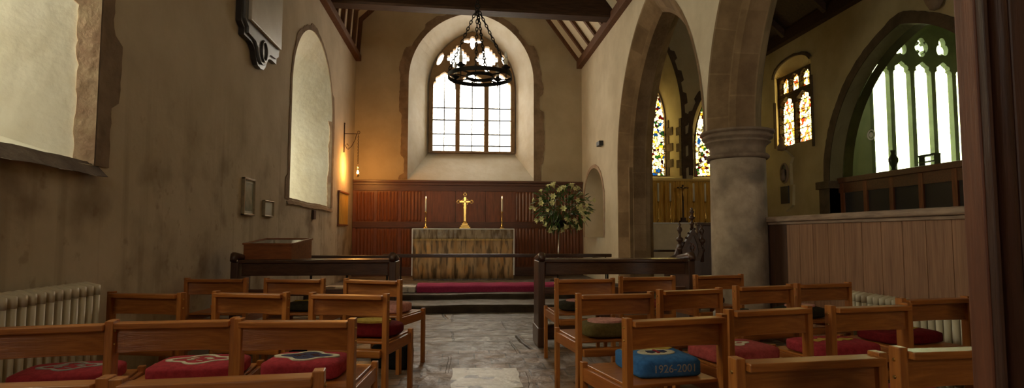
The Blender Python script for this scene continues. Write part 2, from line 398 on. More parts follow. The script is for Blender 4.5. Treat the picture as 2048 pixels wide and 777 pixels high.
# left wall with two splayed windows
w1 = arch(1.42, onx(187, 335, XL).y, 1.60, 3.30, 4.42); w1b = arch(2.1, 3.35, 1.95, 3.1, 4.1)
w2 = arch(onx(577, 400, XL).y, onx(660, 415, XL).y, 1.64, 3.28, 4.47); w2b = arch(9.0, 10.42, 1.78, 2.75, 3.5)
w1b = [(a, b) for a, b in w1b]
MBx = MB().solid([(YB, 0), (YE+.9, 0), (YE+.9, 6.2), (YB, 6.2)], [(w1, w1b), (w2, w2b)], YZ(XL), 0, -.9)
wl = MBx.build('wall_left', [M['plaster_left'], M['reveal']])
for p in wl.data.polygons:
    c = p.center
    if -3.29 < c.x < -2.41 and .5 < c.y < 12 and 1 < c.z < 5: p.material_index = 1
struct(wl)
fl = lambda u, v, w: Vector((XL+w, u, v))
lw = w1+[w1[0]]
ragged(lw, 1, len(lw)-1, .12, .24, fl, .012, M['quoin'], 'trim_1', 3, .45)
lw = w2+[w2[0]]
ragged(lw, 1, len(lw)-1, .07, .2, fl, .012, M['quoin'], 'trim_2', 5, .4)
# bare stones on the splays, next to the arris
def splay_patch(y_in, x_in, y_out, z0, z1, wmin, wmax, m, name, seed):
    d = Vector((x_in-XL, y_in-y_out, 0)); Ld = d.length; d.normalize(); nrm = Vector((-d.y, d.x, 0))
    if nrm.y > 0: nrm = -nrm
    rr = random.Random(seed); s = MB(); rows = []; w = rr.uniform(wmin, wmax); cur = w; z = z0; nxt = z0+.3
    while z <= z1:
        if z > nxt: w = rr.uniform(wmin, wmax); nxt = z+rr.uniform(.22, .45)
        cur += (w-cur)*.35; o = Vector((XL, y_out, z)); e = o+d*(cur+rr.uniform(-.006, .006))
        rows.append([s.bm.verts.new(o+nrm*.014), s.bm.verts.new(e+nrm*.014), s.bm.verts.new(e-nrm*.02)]); z += .04
    for A, B in zip(rows, rows[1:]):
        for k in range(2): s.bm.faces.new((A[k], A[k+1], B[k+1], B[k]))
    struct(s.build(name, m))
splay_patch(3.35, -3.3, w1[1][0], 1.61, 3.3, .07, .26, M['pale_quoin'], 'trim_3', 4)
splay_patch(10.42, -3.3, w2[1][0], 1.66, 3.3, .04, .1, M['pale_quoin'], 'trim_4', 9)
# heavy stone sills standing out of the wall
def sill(name, y0, y1, z, h, d, m, seed):
    rr = random.Random(seed); s = MB()
    n = int((y1-y0)/.12)
    def f(u, v):
        y = y0+(y1-y0)*u; a = v*2*PI; j = .006*math.sin(y*4+seed)+.003*math.sin(y*17)
        return Vector((XL+d*(.5-.5*math.cos(a))*(1+j*6)-.02, y, z-h/2+(h/2)*(1-.12*abs(math.sin(a*.5)))*math.sin(a+PI/2)+j))
    s.grid(f, n, 12); struct(s.build(name, m))
sill('trim_5', -1.0, w1[1][0]+.05, 1.63, .105, .09, M['dark_sill'], 1)
sill('trim_6', w2[0][0]-.1, w2[1][0]+.12, 1.665, .10, .05, M['quoin'], 4)
for k, (g, m) in enumerate(((w1b, 'glass_plain'), (w2b, 'glass_plain'))):
    y0, y1, z0, z1 = g[0][0], g[1][0], g[0][1], max(p[1] for p in g)
    fr = MB()
    fr.solid([(a, b) for a, b in arch(y0-.02, y1+.02, z0-.02, z1-.95, z1+.02)], [arch(y0+.05, y1-.05, z0+.05, z1-.95, z1-.05)], YZ(-3.3), 0, -.06)
    fr.bb(-3.36, -3.3, (y0+y1)/2-.04, (y0+y1)/2+.04, z0, z1-.05)
    w = struct(fr.build('window_%d' % (k+1), M['quoin']))
    MB().solid(g, [], YZ(-3.33), 0, -.008).build('window_glass', M[m], w)

# roof outline
roofL = [(XL, PL), (XL+.06, 6.12), (.3, 8.7), (XR, PL+.06)]
# east wall with its splayed traceried window
eo = arch(ony(812, 360, YE).x, ony(1070, 360, YE).x, ony(940, 361, YE).z, 4.75, ony(938, 24, YE).z)
YG = 14.4
gx0, gx1, gz0 = ony(857, 305, YG).x, ony(1029, 305, YG).x, ony(943, 308, YG).z
gza = ony(943, 66, YG).z; gzs = ony(943, 178, YG).z
ei = arch(gx0, gx1, gz0, gzs, gza)
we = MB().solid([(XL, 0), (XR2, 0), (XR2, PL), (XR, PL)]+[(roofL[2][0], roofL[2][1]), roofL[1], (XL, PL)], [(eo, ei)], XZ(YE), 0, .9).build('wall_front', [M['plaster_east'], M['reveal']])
for p in we.data.polygons:
    c = p.center
    if YE+.01 < c.y < YE+.89 and abs(c.x-.3) < 1.6 and 2.3 < c.z < 6.6: p.material_index = 1
struct(we)
lw = eo+[eo[0]]
ragged(lw, 1, len(lw)-1, .05, .23, lambda u, v, w: Vector((u, YE-w, v)), .014, M['quoin'], 'trim_7', 11, .4, inner=.03)
# tracery
def quatre(cx, cz, r, sx=1, sz=1, n=4, rot=0, lobe=.58, q=9):
    pts = []
    for k in range(n):
        a = rot+2*PI*k/n; c = (cx+r*(1-lobe)*math.cos(a)*sx, cz+r*(1-lobe)*math.sin(a)*sz); sp = PI*.62
        for j in range(q+1):
            b = a-sp+2*sp*j/q; pts.append((c[0]+r*lobe*math.cos(b)*sx*.92, c[1]+r*lobe*math.sin(b)*sz*.92))
    return pts
def light_loop(u0, u1, v0, vs, va, cusp=.12):
    """lancet light with a cusped (trefoil) head"""
    w = u1-u0; mid = (u0+u1)/2; R = [(u0, v0), (u1, v0), (u1, vs)]
    h = va-vs
    side = [(.98, .10), (1.0, .22), (.93, .36), (.72, .42), (.80, .50), (.76, .66), (.55, .74), (.42, .78), (.30, .88), (0, 1.0)]
    R += [(mid+w/2*a, vs+h*b) for a, b in side]
    return R+[(2*mid-u, v) for u, v in [(u1, vs)]+[(mid+w/2*a, vs+h*b) for a, b in side[:-1]]][::-1]
W = gx1-gx0; lz0 = gz0+.05; m1 = gx0+W*.333; m2 = gx0+W*.667; b = .055
hz = ony(943, 152, YG).z
l1 = light_loop(gx0+.10, m1-b, lz0, hz-.35, hz+.06); l2 = light_loop(m1+b, m2-b, lz0, hz-.35, hz+.06); l3 = light_loop(m2+b, gx1-.10, lz0, hz-.35, hz+.06)
qz = ony(943, 118, YG).z
def scallop(cx, cz, w, h):
    pts = []; cs = [(w, 0), (0, h), (-w, 0), (0, -h)]
    for k in range(4):
        a, b2 = cs[k], cs[(k+1) % 4]; nx, nz = (a[0]+b2[0]), (a[1]+b2[1]); L_ = math.hypot(nx, nz); nx /= L_; nz /= L_
        for j in range(24):
            t = j/24; bump = abs(math.sin(PI*t*4))*.045-.02
            pts.append((cx+a[0]+(b2[0]-a[0])*t+nx*bump, cz+a[1]+(b2[1]-a[1])*t+nz*bump))
    return pts
q1 = scallop(gx0+W*.335, qz-.02, .285, .33); q2 = scallop(gx0+W*.672, qz-.02, .285, .33)
tz = ony(943, 84, YG).z
t1 = [((gx0+gx1)/2+x, tz-.02+z) for x, z in ((0, -.20), (.04, -.16), (.065, -.08), (.05, -.03), (.12, -.045), (.2, -.03), (.27, .015), (.2, .06), (.12, .075), (.06, .06), (.055, .11), (.0, .14), (-.055, .11), (-.06, .06), (-.12, .075), (-.2, .06), (-.27, .015), (-.2, -.03), (-.12, -.045), (-.05, -.03), (-.065, -.08), (-.04, -.16))]
def dagger(cx, cz, w, h, lean): return [(cx+w*math.cos(a)*.5+lean*math.sin(a), cz+h*math.sin(a)*.5) for a in [2*PI*k/12 for k in range(12)]]
d1 = dagger(gx0+W*.125, qz-.05, .14, .32, .06); d2 = dagger(gx1-W*.125, qz-.05, .14, .32, -.06)
s = MB().solid(ei, [l1, l2, l3, q1, q2, t1, d1, d2], XZ(YG-.1), 0, .16)
win = struct(s.build('window_3', M['stone']))
g = MB(); 
for k, (a, b_) in enumerate(((gx0+.10, m1-b), (m1+b, m2-b), (m2+b, gx1-.10))):
    g.bb((a+b_)/2-.012, (a+b_)/2+.012, YG-.05, YG-.035, lz0, hz-.05)
    for yy in (216, 240, 268, 291): z = ony(943, yy+2, YG).z; g.bb(a, b_, YG-.055, YG-.035, z-.015, z+.015)
for q in (q1, q2):
    x0, x1 = min(p[0] for p in q), max(p[0] for p in q); g.bb(x0, x1, YG-.05, YG-.035, qz-.008, qz+.008)
g.build('saddle_bars', M['iron'], win)
fr = MB().bb(gx0, gx1, YG-.12, YG-.1, gz0, gz0+.05).build('window_sill', M['quoin'], win)
MB().solid(ei, [], XZ(YG-.02), 0, .006).build('window_glass', M['glass_clear'], win)
# vertical strip of bare stone in the corner by the arcade wall
lp = [(ony(1166, 300, YE).x-.02, 2.9), (ony(1166, 300, YE).x-.02, 4.9)]
ragged(lp, 0, 1, .03, .08, lambda u, v, w: Vector((u, YE-w, v)), .02, M['quoin'], 'trim_8', 2, .5)

# arcade wall on the right
def arc_side(cu, R, o, mid, top, n=22):
    a1 = math.acos((mid-cu)/(R+o)) if abs((mid-cu)/(R+o)) < 1 else 0
    return cu, R+o, a1
P0, P1 = AY+.33, 10.1            # first arch: pillar to respond
Q1 = AY-.33; Q0 = Q1-(P1-P0)      # second arch comes towards the nave
RISE = 2.2
def archpts(u0, u1, o, n=22):
    hw = (u1-u0)/2; mid = (u0+u1)/2; R = (RISE*RISE+hw*hw)/(2*hw)
    c = u1-R; a1 = math.acos((mid-c)/(R+o))
    right = [(c+(R+o)*math.cos(a1*k/n), ZS+(R+o)*math.sin(a1*k/n)) for k in range(n+1)]
    return right+[(2*mid-u, v) for u, v in right[:-1]][::-1]      # from u1 up over to u0
OF = .28
aw = archpts(P0, P1, OF); bw = archpts(Q0, Q1, OF)
N1 = onx(1170, 475, XR); N2 = onx(1208, 475, XR); N3 = onx(1190, 336, XR)
niche = arch(N2.y, N1.y, N1.z, N3.z-.65, N3.z)
nb = arch(N2.y+.25, N1.y-.1, N1.z+.02, N3.z-.7, N3.z-.1)
outer = [(YE, 0), (YE, PL), (YB, PL), (YB, 0), (Q0-3.0, 0), (Q0-3.0, ZS)] + [(Q0-.72-OF*0, ZS)] + [(Q0-OF, ZS)] + bw[::-1][1:-1] + [(Q1+OF, ZS), (P0-OF, ZS)] + aw[::-1][1:-1] + [(P1+OF, ZS), (P1+OF, 0)]
outer = [p for i, p in enumerate(outer) if i == 0 or (abs(p[0]-outer[i-1][0])+abs(p[1]-outer[i-1][1])) > 1e-4]
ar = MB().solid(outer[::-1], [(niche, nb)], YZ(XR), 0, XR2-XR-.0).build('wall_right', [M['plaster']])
struct(ar)
# recess back, a stone surround
struct(MB().bb(XR+.6, XR+.66, N2.y-.1, N1.y+.1, N1.z-.1, N3.z+.1).build('wall_right_recess', M['plaster_dark']))
lw = niche+[niche[0]]
ragged(lw, 1, len(lw)-1, .06, .12, lambda u, v, w: Vector((XR-w, u, v)), .014, M['pale_quoin'], 'trim_9', 7, .35)
# moulded stone orders of the arches: section swept round each arch
def order(name, u0, u1, legs=(False, False), zleg=0):
    sec = [(XR-.004, OF+.03), (XR-.006, OF-.02), (XR+.20, 0), (XR2-.20, 0), (XR2+.006, OF-.02), (XR2+.004, OF+.03)]
    hw = (u1-u0)/2; mid = (u0+u1)/2; R = (RISE*RISE+hw*hw)/(2*hw); s = MB(); uvl = s.bm.loops.layers.uv.new('UVMap'); uvs = {}
    n = 40; vc = [0]
    for a, b2 in zip(sec, sec[1:]): vc.append(vc[-1]+math.hypot(a[0]-b2[0], a[1]-b2[1]))
    for side in (1, -1):
        cu = u1-R if side == 1 else u0+R; cols = []
        ts = []
        if legs[0 if side == 1 else 1]: ts += [('leg', zleg), ('leg', ZS-.001)]
        ts += [('arc', k/n) for k in range(n+1)]
        for ty, t in ts:
            col = []
            for j, (x, o) in enumerate(sec):
                rr_ = R+o
                if ty == 'leg': u, v, L_ = cu+side*rr_, t, t-ZS
                else:
                    a1 = math.acos(max(-1, min(1, (mid-cu)*side/rr_))); a = a1*t
                    u, v, L_ = cu+side*rr_*math.cos(a), ZS+rr_*math.sin(a), R*a
                vv = s.bm.verts.new((x, u, v)); uvs[vv] = (L_+side*.1, vc[j]); col.append(vv)
            cols.append(col)
        for A, B in zip(cols, cols[1:]):
            for j in range(len(sec)-1):
                f = s.bm.faces.new((A[j], A[j+1], B[j+1], B[j]))
                for lo in f.loops: lo[uvl].uv = uvs[lo.vert]
    return struct(s.build(name, M['stone']))
order('trim_10', P0, P1, (True, False)); order('trim_11', Q0, Q1, (False, True))
# uneven voussoir ends against the plaster, first arch
lw = [(P1+.42, 1.2), (P1+.42, ZS)]
# respond: the solid pier below the first arch, with a plain impost line
struct(MB().bb(XR+.13, XR2-.13, P1+.01, P1+.3, 0, ZS).build('wall_right_respond', M['stone']))
# round pillar
pil = MB().lathe([(.40, 0), (.40, .1), (.36, .13), (.37, .2), (.325, .24), (.315, .3), (.308, ZS-.28)], (AX, AY, 0), 40)
cp = struct(pil.build('wall_right_pillar', M['pillar']))
z = ZS
MB().lathe([(.308, z-.33), (.335, z-.325), (.35, z-.305), (.35, z-.29), (.335, z-.272), (.306, z-.262), (.308, z-.20), (.325, z-.165), (.36, z-.14), (.372, z-.13), (.34, z-.118), (.345, z-.105), (.385, z-.09), (.397, z-.072), (.392, z-.056), (.362, z-.046), (.366, z-.036), (.40, z-.030), (.415, z-.018), (.41, z), (.2, z+.001)], (AX, AY, 0), 48).build('capital', M['capital'], cp)

# aisle
AF = YE
lan1g = (ony(1287, 353, 14.2).x, ony(1332, 353, 14.2).x); lz = ony(1310, 353, 14.2).z
lan2g0 = ony(1389, 353, 14.2).x; lan2g = (lan2g0, lan2g0+.56)
i1 = arch(*lan1g, lz, 3.95, 4.95); i2 = arch(*lan2g, lz, 3.35, ony(1410, 205, 14.2).z)
e1r = ony(1364, 300, YE).x; e2l = ony(1384, 300, YE).x
o1 = arch(lan1g[0]-.15, e1r, lz-.12, 4.0, ony(1330, 84, YE).z); o2 = arch(e2l, e2l+1.15, lz-.12, 3.5, ony(1420, 168, YE).z)
AP = 5.3
waf = MB().solid([(XR2-.02, 0), (XS, 0), (XS, AP), (5.3, 6.7), (XR2-.02, AP)], [(o1, i1), (o2, i2)], XZ(YE), 0, .7).build('wall_aisle_front', [M['plaster_dark'], M['plaster_dark']])
struct(waf)
def toothed(loop, i0, i1, name, inner, seed, wa, wb, pr_=.014):
    rr = random.Random(seed); pts = [Vector((*p, 0)) for p in loop[i0:i1+1]]; s = MB(); acc = 0; k = 0; rows = []
    dense = []
    for a, b2 in zip(pts, pts[1:]):
        q = max(1, int((b2-a).length/.04)); dense += [a.lerp(b2, j/q) for j in range(q)]
    for i, p in enumerate(dense[:-1]):
        t = (dense[i+1]-p).normalized(); nrm = Vector((t.y, -t.x, 0))
        if i: acc += (p-dense[i-1]).length
        big = int(acc/.26) % 2
        w = wa if big else wb
        q = p+nrm*w; p2 = p-nrm*(inner*(1.6 if big else .6))
        rows.append([s.bm.verts.new((p2.x, YE-.0+inner*0-.002 if False else YE-.001, p2.y)), s.bm.verts.new((p.x, YE-pr_, p.y)), s.bm.verts.new((q.x, YE-pr_, q.y)), s.bm.verts.new((q.x, YE+.01, q.y))])
    for A, B in zip(rows, rows[1:]):
        for j in range(3): s.bm.faces.new((A[j], A[j+1], B[j+1], B[j]))
    struct(s.build(name, M['quoin_dark']))
toothed(o1, 1, 26, 'trim_13', .0, 1, .17, .09); l2_ = o2+[o2[0]]; toothed(l2_, 12, len(l2_)-1, 'trim_14', .0, 2, .16, .09, .026)
# jamb stones round the glass of the lancets, alternately long and short, standing on the splay
def jamb(gl, ol, side, name):
    s = MB(); z = lz; k = 0
    gu = gl[1] if side > 0 else gl[0]; ou = ol
    a = Vector((gu, 14.2, 0)); b2 = Vector((ou, YE, 0)); d = (b2-a).normalized(); nrm = Vector((-d.y, d.x, 0))
    if nrm.x*side > 0: nrm = -nrm
    while z < 3.95:
        h = .2; L_ = .34 if k % 2 else .17; p = a+d*(L_/2); ang = math.atan2(d.y, d.x)
        s.box((p.x+nrm.x*.004, p.y+nrm.y*.004, z+h/2), (L_, .03, h-.006), Matrix.Rotation(ang, 3, 'Z')); z += h; k += 1
        if z > 3.9: break
    z = lz-.05; k = 0
    while z < 3.95:
        h = .2; L_ = .22 if k % 2 else .09; p = b2-d*(L_/2); ang = math.atan2(d.y, d.x)
        s.box((p.x+nrm.x*.004, p.y+nrm.y*.004, z+h/2), (L_, .03, h-.006), Matrix.Rotation(ang, 3, 'Z')); z += h; k += 1
    struct(s.build(name, M['quoin_dark']))
jamb(lan1g, e1r, 1, 'trim_15'); jamb(lan2g, e2l, -1, 'trim_16')
for k, (il, gg, zt) in enumerate(((i1, lan1g, 4.95), (i2, lan2g, i2[15][1]))):
    fr = MB().solid([(a, b2) for a, b2 in il], [[((a-(gg[0]+gg[1])/2)*.9+(gg[0]+gg[1])/2, lz+(b2-lz)*.985+.02) for a, b2 in il]], XZ(14.15), 0, .1)
    ww = struct(fr.build('window_%d' % (4+k), M['quoin']))
    bars = MB()
    zz = lz+.2
    while zz < il[0][1]+1.3: bars.bb(gg[0], gg[1], 14.14, 14.15, zz-.006, zz+.006); zz += .42
    bars.build('saddle_bars', M['iron'], ww)
    MB().solid(il, [], XZ(14.2), 0, .006).build('window_glass', M['glass_stain'], ww)

# south wall of the aisle: small stained window, big arch to the glazed transept
def sx(x, y): return onx(x, y, XS)
swl, swr = sx(1553, 300), sx(1627, 290)
so = arch(swr.y, swl.y, swr.z+.12, sx(1590, 112).z-.28, sx(1590, 112).z); sgl, sgr = onx(1563, 298, XS+.25), onx(1622, 290, XS+.25)
ST = onx(1590, 140, XS+.25).z
si = [(sgr.y-.1, sgr.z), (sgl.y+.1, sgr.z), (sgl.y+.1, ST-.1), (sgr.y-.1, ST-.1)]
# same number of points on both loops so that the splay lofts
ns = len(so)
si = [(sgr.y-.08, sgr.z), (sgl.y+.08, sgr.z)]+[(sgl.y+.08+(sgr.y-sgl.y-.16)*max(0, min(1, (k-1)/(ns-5))), ST-.02+.0*k) for k in range(ns-2)]
Aa, Ab = sx(1660, 360), sx(1660, 360).y-3.75
AZ = 2.14; bigo = arch(Ab, Aa.y, 0, AZ, sx(1810, 50).z+.05, 24)
outer = [(YE, 0), (YE, AP), (YB, AP), (YB, 0), (Ab, 0)]+[p for p in bigo[2:]][::-1]+[(Aa.y, 0)]
was = MB().solid(outer[::-1], [(so, si)], YZ(XS), 0, .25).build('wall_aisle_right', M['plaster_dark']); struct(was)
# thickness of the big arch behind the thin face
s = MB(); n = len(bigo)-2
lpb = [(Aa.y, 0)]+bigo[2:]+[(Ab, 0)]
def fb(i, w): p = lpb[i]; return Vector((XS+w, p[0], p[1]))
for i in range(len(lpb)-1):
    s.bm.faces.new([s.bm.verts.new(fb(i, -.015)), s.bm.verts.new(fb(i+1, -.015)), s.bm.verts.new(fb(i+1, .45)), s.bm.verts.new(fb(i, .45))])
bmesh.ops.remove_doubles(s.bm, verts=s.bm.verts, dist=1e-4)
struct(s.build('trim_17', M['quoin_dark']))
cen = ((Aa.y+Ab)/2)
band = bigo+[bigo[0]]
ragged(band, 1, len(band)-1, .16, .19, lambda u, v, w: Vector((XS-w, u, v)), .016, M['quoin_dark'], 'trim_18', 3, .5)
struct(MB().bb(XS-.06, XS+.2, Aa.y-.04, Aa.y+.36, AZ-.12, AZ+.02).bb(XS-.03, XS+.2, Aa.y, Aa.y+.3, 0, AZ-.12).build('trim_19', M['quoin_dark']))
# hood mould of the small window
hm = so[:]; 
ragged(so+[so[0]], 2, len(so)-3, .05, .07, lambda u, v, w: Vector((XS-w, u, v)), .04, M['quoin_dark'], 'trim_20', 8, .5)
struct(MB().bb(XS-.03, XS+.02, so[1][0]-.0, so[1][0]+.03, so[1][1], 4.05).bb(XS-.03, XS+.02, so[0][0]-.05, so[0][0], so[0][1]-.15, 4.3).build('trim_21', M['quoin_dark']))
gy0, gy1, gz0_, gz1_ = sgr.y-.08, sgl.y+.08, sgr.z, ST
mw = (gy0+gy1)/2; tz2 = gz0_+(gz1_-gz0_)*.72
hol = [light_loop(gy0+.05, mw-.035, gz0_+.05, tz2-.32, tz2-.02), light_loop(mw+.035, gy1-.05, gz0_+.05, tz2-.32, tz2-.02)]
w3 = (gy1-gy0-.1)/3
for k in range(3): hol.append(light_loop(gy0+.06+k*w3, gy0+.04+(k+1)*w3-.02, tz2+.05, gz1_-.22, gz1_-.05))
ww = struct(MB().solid([(gy0, gz0_), (gy1, gz0_), (gy1, gz1_), (gy0, gz1_)], hol, YZ(XS+.25), 0, .1).build('window_6', M['quoin_dark']))
bars = MB(); zz = gz0_+.2
while zz < gz1_-.1: bars.bb(XS+.24, XS+.25, gy0, gy1, zz-.007, zz+.007); zz += .2
bars.build('saddle_bars', M['iron'], ww)
MB().solid([(gy0, gz0_), (gy1, gz0_), (gy1, gz1_), (gy0, gz1_)], [], YZ(XS+.3), 0, .006).build('window_glass', M['glass_warm'], ww)

# glazed timber screen in the big arch
XG = XS+.2; zt = onx(1703, 354, XG).z
scr = thing('glazed_screen', 'dark wooden screen with small glazed panels closing the foot of the wide arch', 'screen', (XG, 0, 0))
s = MB(); y0, y1 = Ab, Aa.y
s.bb(-.07, .09, y0, y1, zt-.10, zt, .01); s.bb(-.04, .04, y0, y1, zt-.28, zt-.1); s.bb(-.045, .045, y0, y1, .0, .2); s.bb(-.04, .04, y0, y1, zt-1.0, zt-.86)
sub(s, 'screen_rails', M['panel_x'], scr)
k = 0; yy = y1-.1
while yy > y0+.1:
    MB().bb(-.045, .045, yy-.045, yy+.045, 0, zt-.1).build('screen_post', M['panel'], scr)
    MB().bb(-.015, .0, yy-.62, yy-.045, zt-.86, zt-.28).build('dark_pane', M['slate'], scr)
    MB().bb(-.02, .02, yy-.62, yy-.045, .2, zt-1.0).build('screen_panel', M['panel'], scr); yy -= .62
gp = MB().solid([(p[0], p[1]) for p in lpb[1:-1]], [], YZ(XG+.06), 0, .01)
g = struct(gp.build('window_7', M['glass_green']))
# transept beyond the glass
TX1, TY0, TY1, TZ = 11.0, 5.2, 11.0, 5.6
tw = ony(1748, 300, TY1).x; tw1 = tw+2.3
tb = MB(); lts = []; n5 = 5; lwid = (tw1-tw)/n5; tl0 = 1.75; tlt = ony(1820, 122, TY1).z
for k in range(n5): lts.append(light_loop(tw+k*lwid+.045, tw+(k+1)*lwid-.045, tl0, tlt-.32, tlt))
top = ony(1820, 78, TY1).z
up = []
for k in range(n5):
    cx = tw+(k+.5)*lwid
    up.append(quatre(cx+lwid*.0, tlt+.30, .17, .9, 1.25, rot=PI/2, n=4) if k % 2 == 0 else quatre(cx, tlt+.30, .17, .85, 1.3, rot=PI/2, n=3))
rect = arch(tw-.05, tw1+.05, tl0-.05, tlt+.2, tlt+1.0)
struct(MB().solid([(XS+.25, 0), (TX1, 0), (TX1, TZ), (XS+.25, TZ)], [rect], XZ(TY1), 0, .2).build('wall_transept_front', M['green_plaster']))
wt = struct(MB().solid(rect, lts+up, XZ(TY1+.02), 0, .12).build('window_8', M['green_dark']))
MB().solid(rect, [], XZ(TY1+.16), 0, .006).build('window_glass', M['glass_clear'], wt)
struct(MB().bb(TX1, TX1+.2, TY0, TY1, 0, TZ).build('wall_transept_right', M['green_plaster']))
struct(MB().bb(XS+.25, TX1, TY0-.2, TY0, 0, TZ).build('wall_transept_back', M['green_plaster']))
struct(MB().bb(XS+.25, TX1, TY0, TY1, TZ, TZ+.2).build('ceiling_transept', M['plaster_dark']))
# things on the sill rail of the glazed screen, behind the glass
jy = onx(1786, 330, XG+.12)
MB().lathe([(0, 0), (.05, 0), (.055, .02), (.03, .06), (.07, .16), (.075, .22), (.03, .3), (.045, .36), (.0, .36)], (0, 0, 0), 20).build('dark_jug', M['black'], None, (XG+.13, jy.y, zt))
tag(bpy.data.objects['dark_jug'], 'dark jug standing on the top rail of the glazed arch screen', 'jug')
s = MB(); s.bb(-.05, .05, -.16, .16, .16, .19); s.bb(-.05, .05, -.16, .16, .07, .085)
for a in (-.15, .15): s.bb(-.045, .045, a-.012, a+.012, 0, .16)
st = s.build('small_stand', M['black'], None, (XG+.13, onx(1858, 325, XG+.12).y, zt)); tag(st, 'small black open stand right of the jug on the glazed arch screen', 'stand')
rp = onx(1743, 270, XG+.05)
s = MB().tube([(0, .085*math.cos(a), .085*math.sin(a)) for a in [2*PI*k/24 for k in range(24)]], .012, 6, True)
s.solid([(.045*math.cos(2*PI*k/20), .045*math.sin(2*PI*k/20)) for k in range(20)], [], YZ(0), -.006, .004)
rs = s.build('round_disc', M['white'], None, (XG+.045, rp.y, rp.z)); tag(rs, 'pale round ringed disc fixed on the green tinted glass of the wide arch', 'disc')

# nave west end and closing walls, unseen openings added and sized for the fill light they give
ww0 = arch(-.5, .9, 3.2, 4.3, 5.3)
struct(MB().solid([(XL-.9, 0), (XR2, 0), (XR2, 6.2), (.3, 8.7), (XL-.9, 6.2)], [ww0], XZ(YB), 0, -.4).build('wall_back', M['plaster']))
aw0 = arch(4.5, 6.1, 1.4, 3.2, 4.3)
struct(MB().solid([(XR2, 0), (XS+.25, 0), (XS+.25, 7), (XR2, 7)], [aw0], XZ(YB), 0, -.4).build('wall_aisle_back', M['plaster_dark']))

# roofs
def slope(name, a, b2, m, y0, y1, t=.04):
    a = Vector((a[0], 0, a[1])); b2 = Vector((b2[0], 0, b2[1])); d = (b2-a).normalized(); n_ = Vector((-d.z, 0, d.x)); 
    if n_.z < 0 and abs(d.z) < .999: n_ = -n_
    if abs(d.z) > .99: n_ = Vector((-1, 0, 0))
    s = MB(); vs = []
    for y in (y0, y1):
        for p in (a, b2, b2+n_*t, a+n_*t): vs.append(s.bm.verts.new((p.x, y, p.z)))
    for f in ((0, 1, 2, 3), (7, 6, 5, 4), (0, 4, 5, 1), (1, 5, 6, 2), (2, 6, 7, 3), (3, 7, 4, 0)): s.bm.faces.new([vs[i] for i in f])
    return struct(s.build(name, m)), n_
for k in range(3):
    slope('ceiling_%d' % (k+1), roofL[k], roofL[k+1], M['plaster'], YB, YE+.9, .06)
struct(MB().bb(XL-.05, XL+.12, YB, YE, PL-.02, PL+.12, .01).build('trim_22', M['rafter']))
struct(MB().bb(XR-.12, XR+.1, YB, YE, PL-.06, PL+.12, .01).build('trim_23', M['rafter']))
# rafters: one frame is one timber thing
yy = YE-.05; fr0 = None; k = 0
rf = []
while yy > 9.0:
    if fr0 is None:
        fr0 = thing('rafter_frame', 'brown oak rafter frame of the chancel ceiling, set against the plaster', 'rafter', (0, yy, 0), 0, 'rafter frames of the chancel ceiling')
        pts = roofL
        MB().bar((pts[0][0]+.04, 0, pts[0][1]+.1), (pts[1][0]+.04, 0, pts[1][1]), .07, .09).build('ashlar_post', M['rafter'], fr0)
        MB().bar((pts[1][0]+.03, 0, pts[1][1]-.03), (pts[2][0]+.03, 0, pts[2][1]-.05), .09, .08).build('left_rafter', M['rafter'], fr0)
        MB().bar((pts[3][0]-.06, 0, pts[3][1]+.05), (pts[2][0]-.03, 0, pts[2][1]-.05), .09, .08).build('right_rafter', M['rafter'], fr0)
        f = fr0
    else:
        f = copy_tree(fr0); f.location = (0, yy, 0)
    yy -= .6
# tie beams
tb = MB(); yb = 10.35
tb.bm.verts.ensure_lookup_table()
zl, zr = 5.27, 5.17
vs = [tb.bm.verts.new(p) for p in ((XL-.1, yb, zl), (XR+.1, yb, zr), (XR+.1, yb+.34, zr), (XL-.1, yb+.34, zl), (XL-.1, yb, zl+.34), (XR+.1, yb, zr+.38), (XR+.1, yb+.34, zr+.38), (XL-.1, yb+.34, zl+.34))]
for f in ((0, 3, 2, 1), (4, 5, 6, 7), (0, 1, 5, 4), (1, 2, 6, 5), (2, 3, 7, 6), (3, 0, 4, 7)): tb.bm.faces.new([vs[i] for i in f])
bmesh.ops.bevel(tb.bm, geom=list(tb.bm.edges), offset=.035, segments=1, affect='EDGES')
struct(tb.build('ceiling_tie_beam', M['beam']))
struct(MB().bb(XL-.1, XR+.1, 6.9, 7.2, 5.12, 5.45, .03).build('ceiling_tie_beam_near', M['beam']))
# dark aisle roof
slope('ceiling_aisle_north', (XR2-.6, AP-.1), (5.3, 6.7), M['beam'], YB, YE+.5)
slope('ceiling_aisle_south', (XS+.3, AP-.15), (5.3, 6.7), M['beam'], YB, YE+.5)
struct(MB().bb(XS-.14, XS+.02, YB, YE, AP-.1, AP+.14).build('trim_24', M['beam']))
struct(MB().bb(XR2-.02, XR2+.12, YB, YE, AP-.12, AP+.1).build('trim_25', M['beam']))
for k in range(10):
    y = YE-.6-k*1.4
    struct(MB().bar((XS-.02, y, AP-.02), (5.3, y, 6.65), .1, .12).build('trim_%d' % (26+k), M['beam']))
cb = onx(1866, 8, XS-.1)
struct(MB().lathe([(0, -.25), (.06, -.22), (.11, -.12), (.14, -.02), (.15, .05), (.0, .05)], (XS-.08, cb.y, cb.z+.15), 12).build('trim_40', M['quoin']))

